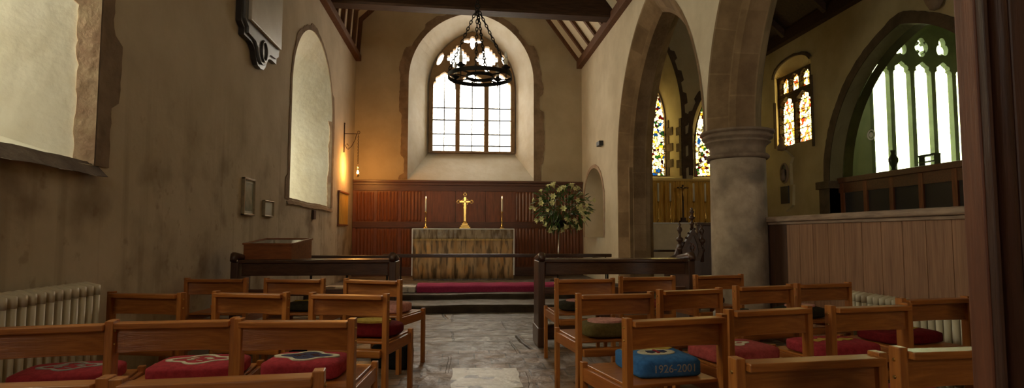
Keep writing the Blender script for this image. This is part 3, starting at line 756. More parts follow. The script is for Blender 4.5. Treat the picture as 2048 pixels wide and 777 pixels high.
# chancel steps and footpace
def stepslab(name, y0, z0, z1, y1, seed):
    rr = random.Random(seed); s = MB()
    ph = rr.uniform(0, 6)
    def edge(x): return y0+.018*math.sin(x*2.1+ph)+.012*math.sin(x*6.3+ph)+.006*math.sin(x*17)
    n = 90
    def f(u, v):
        x = XL+(XR-.0-XL)*u
        prof = [(0, z0), (0, z1-.03), (.012, z1-.008), (.035, z1), (.3, z1+.0), (y1-y0, z1)]
        p = prof[int(round(v*5))]; return Vector((x, edge(x)+p[0] if p[0] < 1 else y1, p[1]+.004*math.sin(x*3+ph)))
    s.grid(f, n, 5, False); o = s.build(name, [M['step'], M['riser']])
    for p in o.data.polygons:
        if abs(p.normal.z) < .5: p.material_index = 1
    return struct(o)
ys2 = 9.40
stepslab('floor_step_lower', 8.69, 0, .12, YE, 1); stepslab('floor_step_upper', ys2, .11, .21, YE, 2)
struct(MB().bb(XL, XR, 9.98, 10.2, .2, .295, .012).build('floor_rail_kerb', M['step']))
FLAMES = []; EXPO = 0.15
# ------------------------------------------------------------------ chairs
CW = .535; ZTOP = .775
def make_chair():
    t = thing('church_chair', 'x', 'chair')
    hw = CW/2; FY = .455
    for sx_ in (-1, 1):
        x = sx_*(hw-.017)
        MB().bb(x-.016, x+.016, -.024, .024, 0, .775, .003).build('rear_leg', M['chair_z'], t)
        MB().bb(x-.016, x+.016, FY, FY+.035, 0, .485, .003).build('front_leg', M['chair_z'], t)
        MB().bb(x-.011, x+.011, .02, FY+.01, .388, .458, .003).build('side_rail', M['chair_y'], t)
        for z in (.732, .675):
            MB().tube([(sx_*(hw-.003), 0, z), (sx_*(hw+.004), 0, z)], [.007, .005], 8).build('bolt', M['brass_dull'], t)
    MB().bb(-hw+.03, hw-.03, -.052, .020, .738, .764, .004).build('top_rail', M['chair_x'], t)
    def bd(u, v):
        x = (-hw+.032)+(CW-.064)*u; a = v*4; bow = .028*(1-(2*u-1)**2)
        prof = [(-.002, .740), (-.006, .632), (.008, .628), (.014, .740)]
        p = prof[int(round(v*3))]; return Vector((x, p[0]+bow, p[1]))
    MB().grid(bd, 16, 3, False).build('backrest', M['chair_x'], t)
    MB().bb(-hw+.03, hw-.03, .015, FY+.03, .453, .469, .005).build('seat', M['chair_x'], t)
    MB().bb(-hw+.034, hw-.034, -.045, .018, .375, .425, .008).build('rear_rail', M['chair_x'], t)
    MB().bb(-hw+.034, hw-.034, FY+.0, FY+.02, .39, .452, .003).build('front_rail', M['chair_x'], t)
    return t
def chair_at(x0, y0, x1, y1):
    zc = ZTOP; p = onz(x0, y0, zc); q = onz(x1, y1, zc); d = (q-p); d.z = 0
    c = (p+q)/2; return c.x, c.y, math.atan2(d.y, d.x)
GL, GR = 'chairs left of the centre aisle', 'chairs right of the centre aisle'
CH = {
 'LA1': (chair_at(-210, 768, 196, 754), 'wooden chair cut off by the lower left corner of the photo, nearest row', GL),
 'LA2': (chair_at(243, 756, 634, 740), 'wooden chair nearest the camera left of the aisle, showing only its top rail', GL),
 'LB1': (chair_at(-45, 652, 206, 643), 'wooden chair in front of the left radiator, leftmost of the second row, dull red cushion', GL),
 'LB2': (chair_at(225, 640, 473, 635), 'wooden chair with bright red cushion bearing a cream quatrefoil, left second row', GL),
 'LB3': (chair_at(479, 637, 706, 637), 'wooden chair at the aisle with dusty red cushion bearing a dark quatrefoil', GL),
 'LC1': (chair_at(210, 583, 378, 586), 'dark wooden chair just right of the left radiator, third row', GL),
 'LC2': (chair_at(421, 582, 585, 585), 'wooden chair in the middle of the left third row, seat empty', GL),
 'LC3': (chair_at(620, 585, 778, 588), 'wooden aisle chair on the left holding a dark red cushion with yellow top', GL),
 'LD1': (chair_at(367, 556, 500, 556), 'wooden chair of the left front row beside the wall under the small frames', GL),
 'LD2': (chair_at(527, 556, 653, 557), 'wooden chair of the left front row holding the dark cushion with yellow top', GL),
 'LD3': (chair_at(686, 557, 807, 560), 'wooden aisle chair of the left front row holding the pale pink cushion', GL),
 'RD1': (chair_at(1114, 557, 1224, 556), 'wooden aisle chair of the right front row, next to the dark desk end', GR),
 'RD2': (chair_at(1237, 552, 1343, 551), 'wooden chair in the middle of the right front row behind the dark desk', GR),
 'RD3': (chair_at(1370, 548, 1473, 546), 'wooden chair of the right front row beside the round pillar', GR),
 'RC1': (chair_at(1158, 587, 1300, 584), 'wooden aisle chair on the right holding the olive cushion with rose disc', GR),
 'RC2': (chair_at(1311, 580, 1445, 575), 'wooden chair between the olive cushion chair and the pillar, right third row', GR),
 'RC3': (chair_at(1462, 572, 1588, 568), 'wooden chair of the right third row standing before the pillar foot', GR),
 'RC4': (chair_at(1590, 567, 1699, 564), 'wooden chair of the right third row standing against the board screen', GR),
 'RB1': (chair_at(1250, 637, 1446, 628), 'wooden chair holding the blue cushion lettered with dates', GR),
 'RB2': (chair_at(1448, 619, 1621, 611), 'wooden chair right of the blue cushion chair, with pinkish red cushion', GR),
 'RB3': (chair_at(1644, 612, 1827, 606), 'wooden chair holding the red cushion with yellow leaves, right second row', GR),
 'RB4': (chair_at(1786, 597, 1945, 592), 'wooden chair in front of the right radiator, partly behind the brown post', GR),
 'RA1': (chair_at(1462, 716, 1764, 703), 'wooden chair lowest in the photo on the right, its whole top rail in view', GR),
 'RA2': (chair_at(1787, 694, 2060, 686), 'wooden chair whose sunlit pale top rail runs behind the brown post', GR),
}
proto = make_chair(); first = True; CO = {}
for k, ((x, y, a), lab, g) in CH.items():
    o = proto if first else copy_tree(proto); first = False
    if k == 'RD3': y -= .16
    if k == 'RD2': y -= .05
    o.location = (x, y, 0); o.rotation_euler = (0, 0, a); tag(o, lab, 'chair', g); CO[k] = (x, y, a)

# ------------------------------------------------------------------ kneeler cushions
def cushion_mesh(sx_, sy_, sz_, e=5.0, nu=40, nv=20, puff=.10):
    def f(u, v):
        a = 2*PI*u; b_ = -PI/2+PI*v
        ca, sa, cb_, sb = math.cos(a), math.sin(a), math.cos(b_), math.sin(b_)
        r2 = (abs(ca)**e+abs(sa)**e)**(-1/e); ev = 4.0 if e < 5 else (7.0 if e < 10 else 12.0)
        r1 = (abs(cb_)**ev+abs(sb)**ev)**(-1/ev)
        x = sx_/2*r1*cb_*r2*ca; y = sy_/2*r1*cb_*r2*sa; z = sz_/2*r1*sb
        if z > 0: z *= 1+puff*max(0, 1-(2*x/sx_)**2-(2*y/sy_)**2)
        return Vector((x, y, z+sz_/2))
    s = MB().grid(f, nu, nv); bmesh.ops.remove_doubles(s.bm, verts=s.bm.verts, dist=1e-5); return s
def quatloop(r, sx_=1.45, n=4): return [(r*sx_*(.86+.17*math.cos(n*a))*math.cos(a), r*(.86+.17*math.cos(n*a))*math.sin(a)) for a in [2*PI*k/48 for k in range(48)]]
def patch(parent, name, loop, m, z, h=.004):
    return MB().solid(loop, [], lambda u, v, w: Vector((u, v, w)), z, z+h).build(name, m, parent)
def ring(parent, name, l1, l0, m, z, h=.005):
    return MB().solid(l1, [l0], lambda u, v, w: Vector((u, v, w)), z, z+h).build(name, m, parent)
circ = lambda r, s=1, n=28: [(r*s*math.cos(2*PI*k/n), r*math.sin(2*PI*k/n)) for k in range(n)]
def cushion(key, size, m, label, dx=0, dy=.25, da=0, e=6, decor=None, z=.4695, m2=None):
    x, y, a = CO[key]; px = x+dx*math.cos(a)-dy*math.sin(a); py = y+dx*math.sin(a)+dy*math.cos(a)
    t = thing('kneeler_cushion', label, 'cushion', (px, py, z), a+da, 'kneeler cushions on the chairs')
    cushion_mesh(*size, e=e).build('cushion_body', M[m], t)
    if decor: decor(t, size)
    return t
def dec_quat(mo, mi, r=.085, detail=None):
    def f(t, s):
        z = s[2]*1.045
        if mi: patch(t, 'emblem_field', quatloop(r*.93), M[mi], z-.004, .005)
        ring(t, 'emblem_border', quatloop(r*1.12), quatloop(r*.9), M[mo], z-.004, .0065)
        for k in range(5):
            a = k*2.4; patch(t, 'emblem_leaf', [(.045*math.cos(a)+.018*math.cos(b_), .035*math.sin(a)+.011*math.sin(b_+a)) for b_ in [2*PI*j/9 for j in range(9)]], M[detail or mo], z-.001, .004)
    return f
def dec_disc(m, r=.09):
    def f(t, s): patch(t, 'emblem_disc', circ(r, 1.25), M[m], s[2]*1.05-.004, .013)
    return f
def dec_leaf(m):
    def f(t, s):
        for k in range(4):
            cx = -.1+.065*k; patch(t, 'emblem_leaf', [(cx+.04*math.cos(b_), .02*math.sin(k*2)+.028*math.sin(b_)*(1+.4*math.cos(3*b_))) for b_ in [2*PI*j/14 for j in range(14)]], M[m], s[2]*1.03-.004, .008)
    return f
cushion('LB1', (.40, .31, .07), 'c_red', 'dull red cushion with a pale quatrefoil on the chair before the left radiator', decor=dec_quat('c_grey', None, .08), dx=.02)
cushion('LB2', (.41, .32, .07), 'c_red', 'bright red cushion with a cream quatrefoil, second chair from the left wall', decor=dec_quat('c_cream', None, .095), dx=.03)
cushion('LB3', (.37, .30, .085), 'c_red', 'dusty red cushion with a dark quatrefoil edged in cream, nearest cushion left of the aisle', decor=dec_quat('c_cream', 'c_navy', .095, 'c_brown'), dx=-.03)
cushion('LC3', (.40, .32, .09), 'c_darkred', 'dark red rounded cushion with a yellow oval top, beside the aisle', e=3, decor=dec_disc('c_yellow', .10), dx=.06)
cushion('LD2', (.38, .30, .08), 'c_dark', 'dark cushion with yellow top seen under the middle chair of the left front row', e=4, decor=dec_leaf('c_yellow'), dx=.03)
cushion('LD3', (.40, .30, .085), 'c_rose', 'pale pink cushion on the left front row aisle chair', e=5, dx=-.0)
cushion('RD1', (.36, .29, .08), 'c_dark', 'black green cushion with a rose disc, beside the right desk end', e=3.4, decor=dec_disc('c_rose', .085), dx=.0)
cushion('RD2', (.40, .30, .07), 'c_pink', 'pink red cushion in the middle of the right front row', e=6)
cushion('RC1', (.36, .31, .095), 'c_olive', 'olive rounded cushion with a rose disc, on the right aisle chair', e=3.4, decor=dec_disc('c_rose', .10), dx=.0, dy=.17)
def dates(t, s):
    z = s[2]*1.05
    patch(t, 'emblem_field', circ(.065, 1.5), M['c_cream'], z-.004, .007)
    for x in (-.03, .03): patch(t, 'emblem_shield', [(x-.02, .02), (x-.022, -.015), (x, -.03), (x+.022, -.015), (x+.02, .02)], M['c_navy'], z, .006)
    patch(t, 'emblem_cross', [(-.006, .03), (-.006, -.035), (.006, -.035), (.006, .03)], M['c_red'], z, .008)
    patch(t, 'yellow_rays', [(-.14, .07), (-.1, .075), (0, .085), (.1, .07), (.14, .105), (.14, .125), (-.14, .12)], M['c_yellow'], z-.007, .006)
    cu = bpy.data.curves.new('date_lettering', 'FONT'); cu.body = '1926-2001'; cu.size = .052; cu.extrude = .0012; cu.align_x = 'CENTER'; cu.align_y = 'CENTER'
    tmp = bpy.data.objects.new('tmp', cu); C.objects.link(tmp); bpy.context.view_layer.update()
    me = bpy.data.meshes.new_from_object(tmp.evaluated_get(bpy.context.evaluated_depsgraph_get())); bpy.data.objects.remove(tmp)
    me.materials.clear(); me.materials.append(M['c_grey']); o = bpy.data.objects.new('date_lettering', me); C.objects.link(o); o.parent = t
    o.location = (.02, -s[1]/2-.001, s[2]*.5); o.rotation_euler = (PI/2, 0, 0)
cushion('RB1', (.33, .33, .085), 'c_blue', 'blue cushion with pale dates lettered on its side and small shields on top', e=12, decor=dates, dx=.045, dy=.25, da=-.10)
cushion('RB2', (.43, .32, .075), 'c_pink', 'pinkish red cushion with a cream knot emblem, right of the blue cushion', decor=dec_quat('c_cream', 'c_cream', .065, 'c_pink'), dx=-.03)
cushion('RB3', (.43, .33, .07), 'c_red', 'red cushion with yellow leaves, on the chair left of the right radiator', decor=dec_leaf('c_yellow'), dx=-.02)
cushion('RB4', (.42, .32, .075), 'c_darkred', 'dark red cushion with yellow leaves in front of the right radiator', decor=dec_leaf('c_yellow'), dx=-.0)
cushion('RC3', (.38, .3, .08), 'c_grey', 'greyish white cushion on the chair before the pillar foot', e=5, decor=dec_disc('c_dark', .05))
cushion('RC4', (.37, .3, .09), 'c_dark', 'dark cushion with a rose disc on the chair against the board screen', e=4, decor=dec_disc('c_rose', .1))
cushion('RD3', (.36, .3, .08), 'c_brown', 'brown cushion on the right front row chair beside the pillar', e=4)
cushion('RA2', (.40, .32, .08), 'c_pink', 'red cushion at the lower right edge beside the brown post', decor=None)
def hassock(key, dx, dy, label, m='c_black'):
    x, y, a = CO[key]; px = x+dx*math.cos(a)-dy*math.sin(a); py = y+dx*math.sin(a)+dy*math.cos(a)
    o = cushion_mesh(.34, .2, .2, e=6).build('floor_hassock', M[m], None, (px, py, 0)); o.rotation_euler = (0, 0, a)
    tag(o, label, 'hassock', 'hassocks on the floor')
hassock('LD3', .08, .22, 'black hassock on the floor under the left front aisle chair')
hassock('LD2', .0, .22, 'black hassock on the floor under the middle chair of the left front row')

# ------------------------------------------------------------------ prayer desks
def desk(name, label, x0, x1, y, mirror, zt=.895):
    t = thing(name, label, 'desk', ((x0+x1)/2, y, 0), 0, 'dark oak prayer desks'); w = (x1-x0)/2
    MB().bb(-w+.02, w-.02, .0, .34, zt-.035, zt, .008).build('book_shelf', M['oak_dark'], t)
    MB().bb(-w+.05, w-.05, .03, .055, zt-.16, zt-.035, .004).build('apron', M['oak_dark'], t)
    for sx_ in (-1, 1):
        x = sx_*(w-.0)
        s = MB().bb(x-.035, x+.035, -.03, .34, .1, zt-.02, .008)
        s.bb(x-.045, x+.045, -.05, .37, 0, .20, .012)
        s.tube([(x, -.06, zt-.01), (x, -.03, zt+.04), (x, .08, zt+.03), (x, .34, zt+.0)], [.03, .04, .035, .03], 10)
        s.build('desk_end', M['oak_dark_z'], t)
    MB().bb(-w+.03, w-.03, .06, .10, .53, .60, .006).build('middle_rail', M['panel_x'], t)
    MB().bb(-w+.03, w-.03, .06, .11, .06, .22, .006).build('bottom_rail', M['oak_dark'], t)
    return t
yd = 6.03
desk('prayer_desk', 'dark oak prayer desk left of the aisle, carrying the wooden display case', onx(480, 540, XL+.2).x, .5*(onz(797, 520, .93).x*0)+ (797-918.5)/F*yd-.04, yd, False)
desk('prayer_desk', 'dark oak prayer desk right of the aisle, in front of the pillar', (1079-918.5)/F*yd+.02, (1392-918.5)/F*yd, yd, True)
# mid uprights of the left desk
# display case
zt = .897
t = thing('display_case', 'wooden display case with glazed sloping lid, standing on the left prayer desk', 'display case', (-1.88, 6.33, zt), -.25)
def pr(m, name, z0a, z0b, inset, h):
    s = MB(); w, d = .265, .2
    vs = [s.bm.verts.new(p) for p in ((-w+inset, -d+inset, z0a), (w-inset, -d+inset, z0a), (w-inset, d-inset, z0a), (-w+inset, d-inset, z0a), (-w+inset, -d+inset, h[0]), (w-inset, -d+inset, h[0]), (w-inset, d-inset, h[1]), (-w+inset, d-inset, h[1]))]
    for f in ((0, 3, 2, 1), (4, 5, 6, 7), (0, 1, 5, 4), (1, 2, 6, 5), (2, 3, 7, 6), (3, 0, 4, 7)): s.bm.faces.new([vs[i] for i in f])
    return s.build(name, m, t)
pr(M['case'], 'case_body', 0, 0, 0, (.145, .195))
s = MB(); w, d = .265, .2
for a, b2 in (((-w, -d, .152), (w, -d, .152)), ((-w, d, .202), (w, d, .202)), ((-w, -d, .152), (-w, d, .202)), ((w, -d, .152), (w, d, .202))): s.bar(a, b2, .03, .018)
s.build('lid_frame', M['case'], t)
s = MB(); s.bm.faces.new([s.bm.verts.new(p) for p in ((-w+.01, -d+.01, .153), (w-.01, -d+.01, .153), (w-.01, d-.01, .201), (-w+.01, d-.01, .201))]); s.build('lid_glass', M['glassy'], t)

# ------------------------------------------------------------------ altar rail
rl = thing('altar_rail', 'long dark oak altar rail on thin iron posts in front of the altar', 'rail', (0, 10.05, .21))
xa, xb = (770-918.5)/F*10.05, (1226-918.5)/F*10.05
MB().bb(xa, xb, -.045, .045, .55, .61, .012).build('hand_rail', M['oak_dark'], rl)
for x in (xa+.3, 1.35, xb-.1):
    MB().tube([(x, 0, .085), (x, 0, .58)], .011, 8).build('iron_post', M['iron'], rl)
r2 = thing('altar_rail', 'short dark oak altar rail running from the left wall past the display case', 'rail', (0, 9.45, .21))
MB().bb(XL+.02, (786-918.5)/F*9.45, -.06, .06, .53, .61, .014).build('hand_rail', M['oak_dark'], r2)
for x in (XL+.1, -1.75, (786-918.5)/F*9.45-.06): MB().tube([(x, 0, 0), (x, 0, .55)], .016, 8).build('iron_post', M['iron'], r2)
r3 = thing('altar_rail', 'short dark oak rail end at the arcade wall, right of the long rail', 'rail', (0, 9.7, .21))
MB().bar(((1188-918.5)/F*9.7, 0, .54), (XR-.02, -.25, .52), .08, .045).build('hand_rail', M['oak_dark'], r3)
MB().tube([((1215-918.5)/F*9.7, -.1, 0), ((1215-918.5)/F*9.7, -.1, .53)], .016, 8).build('iron_post', M['iron'], r3)
# long kneeler
k0, k1 = (836-918.5)/F*9.6, 2.05
def kn(u, v):
    a = 2*PI*v; p = [(0, 0), (0, .085), (.02, .105), (.15, .125), (.34, .13), (.36, .1), (.36, 0)][int(round(v*6))]
    return Vector((k0+(k1-k0)*u, p[0], p[1]+.003*math.sin(u*40)))
s = MB().grid(kn, 60, 6, False)
for e_ in (0, 1): s.bm.faces.new([s.bm.verts.new(kn(e_, j/6)) for j in range(7)])
bmesh.ops.remove_doubles(s.bm, verts=s.bm.verts, dist=1e-5)
o = s.build('long_kneeler', M['magenta'], None, (0, 9.60, .213)); tag(o, 'long magenta kneeler lying on the step before the altar rail', 'kneeler')
MB()
o = MB().bb(XL+.25, k0-.02, 0, .35, 0, .10, .015).build('stone_block', M['slab'], None, (0, 9.58, .212)); tag(o, 'pale stone block lying on the step left of the magenta kneeler', 'stone')
# pale slab in the aisle floor
sp = [onz(905, 738, 0), onz(1032, 738, 0), onz(1046, 776, 0), onz(900, 790, 0)]
def slabloop():
    out = []
    for a, b2 in zip(sp, sp[1:]+sp[:1]):
        for j in range(8): q = a.lerp(b2, j/8); out.append((q.x+rnd.uniform(-.008, .008), q.y+rnd.uniform(-.01, .01)))
    return out
o = MB().solid(slabloop(), [], lambda u, v, w: Vector((u, v, w)), -.03, .006).build('floor_slab', M['slab']); tag(o, 'worn pale grey stone slab set into the aisle floor', 'stone slab')

# ------------------------------------------------------------------ oak panelling of the east wall
pn = thing('oak_panelling', 'dark oak linenfold panelling along the wall behind the altar', 'panelling', (0, YE, .21))
xs0, xs1 = XL+.01, XR-.01; TOPZ = ony(940, 362, YE-.12).z-.21
MB().bb(xs0, xs1, -.14, 0, TOPZ-.05, TOPZ, .01).bb(xs0, xs1, -.11, 0, TOPZ-.11, TOPZ-.05, .006).build('cornice', M['panel_x'], pn)
zmid = ony(800, 450, YE-.1).z-.21
MB().bb(xs0, xs1, -.085, 0, TOPZ-.24, TOPZ-.11, .004).build('top_rail', M['panel_x'], pn)
MB().bb(xs0, xs1, -.09, 0, zmid-.07, zmid+.07, .004).build('middle_rail', M['panel_x'], pn)
MB().bb(xs0, xs1, -.085, 0, 0, .2, .004).build('bottom_rail', M['panel_x'], pn)
def linen(x0, x1, z0, z1, name='linenfold_panel', plain=False):
    s = MB(); nu = 48
    folds = 6
    def f(u, v):
        x = x0+(x1-x0)*u; e_ = min(u, 1-u)*10; amp = min(1, e_)*.016
        vv = min(v, 1-v); z = z0+(z1-z0)*v
        d = 0 if plain else amp*(.5-.5*math.cos(2*PI*folds*u))*(1 if .07 < v < .93 else 0)
        return Vector((x, -.055-d if not plain else -.06, z))
    s.grid(f, 1 if plain else nu, 1 if plain else 14, False)
    return s.build(name, M['panel'], pn, fix=False)
def xpix(px): return (px-918.5)/F*(YE-.08)
edges = [708, 754, 800, 846]
cells = [(708, 754), (754, 801), (801, 847), (1028, 1074), (1074, 1120), (1120, 1164)]
for a, b2 in cells:
    xa_, xb_ = max(xpix(a)+.03, xs0), min(xpix(b2)-.03, xs1)
    linen(xa_, xb_, zmid+.07, TOPZ-.24); linen(xa_, xb_, .2, zmid-.07)
for px in (706, 754, 801, 847, 1028, 1074, 1120, 1166):
    x = min(max(xpix(px), xs0+.03), xs1-.03)
    MB().bb(x-.035, x+.035, -.08, 0, .2, TOPZ-.24, .004).build('stile', M['panel'], pn)
for a, b2 in ((847, 908), (908, 968), (968, 1028)):
    linen(xpix(a)+.03, xpix(b2)-.02, .2, TOPZ-.24, 'plain_panel', True)
for px in (908, 968): x = xpix(px); MB().bb(x-.02, x+.02, -.066, 0, .2, TOPZ-.24, .003).build('stile', M['panel'], pn)
for p in [o for o in bpy.data.objects if o.parent == pn and o.name.startswith(('linenfold', 'plain'))]:
    md = p.modifiers.new('thick', 'SOLIDIFY'); md.thickness = .02; md.offset = 0

# ------------------------------------------------------------------ altar
ax0, ax1 = ony(825, 510, 12.15).x, ony(1027, 510, 12.15).x; aw_ = ax1-ax0; AH = 1.05
al = thing('altar', 'stone-grey and gold brocade covered altar with fringed frontlet', 'altar', ((ax0+ax1)/2, 12.15, .21))
MB().bb(-aw_/2+.02, aw_/2-.02, .03, .80, 0, AH-.01).build('altar_body', M['oak_dark'], al)
def frontal(z0, z1, y, amp, folds, m, name, seed=0):
    rr = random.Random(seed); ph = [rr.uniform(0, 6) for _ in range(4)]
    def f(u, v):
        x = -aw_/2+aw_*u; z = z0+(z1-z0)*v
        d = amp*(math.sin(u*folds*2*PI+ph[0]+.8*math.sin(u*7+ph[1]))+.5*math.sin(u*folds*3.7+ph[2]))*(1-.55*v)
        return Vector((x, y+d, z))
    o = MB().grid(f, 160, 6).build(name, m, al, fix=False); md = o.modifiers.new('thick', 'SOLIDIFY'); md.thickness = .006; return o
frontal(.03, AH-.02, -.0, .012, 9, M['brocade'], 'frontal', 1)
frontal(AH-.20, AH, -.028, .006, 14, M['brocade2'], 'frontlet', 2)
for z, n_, nm in ((AH-.2, 74, 'frontlet_fringe'), (.03, 84, 'frontal_fringe')):
    s = MB(); y = -.03 if z > .5 else -.012
    for k in range(n_):
        x = -aw_/2+aw_*(k+.5)/n_; s.bar((x, y, z+.005), (x, y-.004, z-.035), .009 if z > .5 else .007)
    tag(s.build(nm, M['brass_dull'] if z > .5 else M['brocade2'], al), kind='stuff')
MB().bb(-aw_/2-.015, aw_/2+.015, -.035, .8, AH-.006, AH+.012, .004).bb(-aw_/2-.018, -aw_/2+.004, -.03, .8, .1, AH).bb(aw_/2-.004, aw_/2+.018, -.03, .8, .1, AH).build('fair_linen', M['white'], al)
AT = .21+AH+.0125; acx = (ax0+ax1)/2
def candlestick(px, ytop, ybase, lab):
    yy_ = 12.36; p = ony(px, 400, yy_)
    t = thing('altar_candlestick', lab, 'candlestick', (p.x, yy_, AT), 0, 'candlesticks on the altar')
    zf = ony(px, 398, yy_).z-AT; zs = ony(px, 424, yy_).z-AT
    MB().lathe([(.05, 0), (.052, .012), (.03, .03), (.014, .045), (.022, .07), (.012, .09), (.009, zs*.4), (.018, zs*.45), (.009, zs*.5), (.008, zs-.03), (.026, zs-.012), (.028, zs), (0, zs)], n=20).build('brass_stick', M['brass'], t)
    MB().lathe([(.018, zs-.0), (.018, zf-.012), (.012, zf), (0, zf)], n=16).build('candle', M['candle'], t)
    MB().lathe([(0, zf+.002), (.006, zf+.012), (.009, zf+.022), (.005, zf+.042), (0, zf+.055)], n=12).build('flame', M['flame'], t)
    FLAMES.append(((p.x, yy_-.0, AT+zf+.075), .6))
candlestick(852, 0, 0, 'brass candlestick with lit candle at the left end of the altar')
candlestick(1004, 0, 0, 'brass candlestick with lit candle at the right end of the altar')
# brass cross
cz = ony(931, 404, 12.42).z-AT; hz_ = ony(930, 390, 12.42).z-AT
cr = thing('altar_cross', 'brass altar cross with ringed arm ends standing on the altar between the candlesticks', 'cross', (ony(930, 420, 12.42).x, 12.42, AT))
MB().bb(-.115, .115, -.08, .08, 0, .035, .006).bb(-.09, .09, -.065, .065, .035, .07, .006).bb(-.065, .065, -.05, .05, .07, .11, .006).lathe([(.05, .11), (.045, .13), (.03, .16), (.0, .16)], n=16).build('stepped_base', M['brass'], cr)
MB().bb(-.024, .024, -.012, .012, .14, hz_-.05, .004).build('cross_shaft', M['brass'], cr)
MB().bb(-.105, .105, -.011, .011, cz-.018, cz+.018, .004).build('cross_arm', M['brass'], cr)
def ringv(x, z, R, r, name, m=None):
    MB().tube([(x+R*math.cos(2*PI*k/24), 0, z+R*math.sin(2*PI*k/24)) for k in range(24)], r, 8, True).build(name, m or M['brass'], cr)
for x, z in ((-.14, cz), (.14, cz), (0, cz+.155), (0, cz-.125)): ringv(x, z, .03, .009, 'ring_end')
ringv(0, cz, .07, .007, 'centre_ring')
MB().lathe([(0, -.012), (.018, -.004), (.018, .004), (0, .012)], n=14).build('boss', M['brass_dull'], cr).matrix_local = Matrix.Translation((0, -.015, cz)) @ Matrix.Rotation(PI/2, 4, 'X')

# ------------------------------------------------------------------ flowers
fy = 11.95; fp = ony(1115, 500, fy); fc = ony(1123, 415, fy)
fl_ = thing('flower_arrangement', 'large arrangement of white lilies and green leaves on a tall stand', 'flowers', (fp.x, fy, .212))
zc = fc.z-.212; xc = fc.x-fp.x
MB().tube([(0, 0, .02), (xc*.4, 0, zc-.42)], .013, 10).build('stand_pole', M['steel'], fl_)
MB().lathe([(.16, 0), (.16, .012), (.03, .025), (0, .025)], n=24).build('stand_base', M['iron'], fl_)
MB().lathe([(0, zc-.44), (.06, zc-.43), (.13, zc-.36), (.15, zc-.28), (.12, zc-.27), (0, zc-.3)], (xc*.4, 0, 0), 24).build('bowl', M['iron'], fl_)
rr = random.Random(21)
def rdir():
    while 1:
        v = Vector((rr.uniform(-1, 1), rr.uniform(-1, 1), rr.uniform(-1, 1)))
        if .1 < v.length < 1: return v.normalized()
s = MB(); base = Vector((xc*.4, 0, zc-.3))
RX, RY, RZ = .63, .42, .47
def leaf(s, p, d, L_, w):
    side = d.cross(Vector((0, 0, 1))); 
    if side.length < .1: side = Vector((1, 0, 0))
    side.normalize(); q = Matrix.Rotation(rr.uniform(-1, 1), 3, d) @ side; nn = d.cross(q)
    prev = None
    for k in range(5):
        t_ = k/4; c = p+d*L_*t_-Vector((0, 0, 1))*L_*.25*t_*t_; ww_ = w*math.sin(PI*min(.98, .08+t_*.92))
        cur = [s.bm.verts.new(c-q*ww_), s.bm.verts.new(c+nn*ww_*.35), s.bm.verts.new(c+q*ww_)]
        if prev:
            for j in range(2): s.bm.faces.new((prev[j], prev[j+1], cur[j+1], cur[j]))
        prev = cur
for k in range(620):
    d = rdir(); r_ = rr.uniform(.2, .93)**.6; p = Vector((xc+d.x*RX*r_, d.y*RY*r_, zc+d.z*RZ*r_))
    dd = (Vector((d.x, d.y, d.z*.8))+.6*rdir()).normalized(); leaf(s, p, dd, rr.uniform(.08, .19), rr.uniform(.01, .022))
tag(s.build('foliage', M['leaf'], fl_, fix=False), kind='stuff')
s = MB(); 
for k in range(60):
    d = rdir(); 
    if d.z < -.2: continue
    e_ = Vector((xc+d.x*RX*.9, d.y*RY*.9, zc+d.z*RZ*.9)); s.tube([base, base.lerp(e_, .5)+Vector((0, 0, .05)), e_], .003, 5)
s.build('stems', M['leaf'], fl_)
# one lily of six recurved petals
s = MB()
for k in range(6):
    a = 2*PI*k/6
    for j in range(5):
        pass
    prev = None
    for j in range(6):
        t_ = j/5; rad = .008+.05*t_**1.5; z_ = .075*t_-.03*max(0, t_-.7)*3*t_; w_ = .019*math.sin(PI*min(.97, .15+.85*t_))
        c = Vector((rad*math.cos(a), rad*math.sin(a), z_)); q = Vector((-math.sin(a), math.cos(a), 0))
        cur = [s.bm.verts.new(c-q*w_+Vector((0, 0, .004))), s.bm.verts.new(c), s.bm.verts.new(c+q*w_+Vector((0, 0, .004)))]
        if prev:
            for i in range(2): s.bm.faces.new((prev[i], prev[i+1], cur[i+1], cur[i])).smooth = True
        prev = cur
s.tube([(0, 0, -.03), (0, 0, .02)], [.004, .012], 6)
lily = s.build('lily', M['petal'], fl_, fix=False); n = 0
while n < 62:
    d = rdir()
    if d.y > .35: continue
    o = lily if n == 0 else lily.copy()
    if n: C.objects.link(o); o.parent = fl_
    r_ = rr.uniform(.82, 1.05); o.location = (xc+d.x*RX*r_, d.y*RY*r_, zc+d.z*RZ*r_)
    dd = (d+.45*rdir()+Vector((0, -.25, -.05))).normalized(); o.rotation_euler = dd.to_track_quat('Z', 'Y').to_euler(); k_ = rr.uniform(.75, 1.25); o.scale = (k_, k_, k_*rr.uniform(1, 1.35)); n += 1

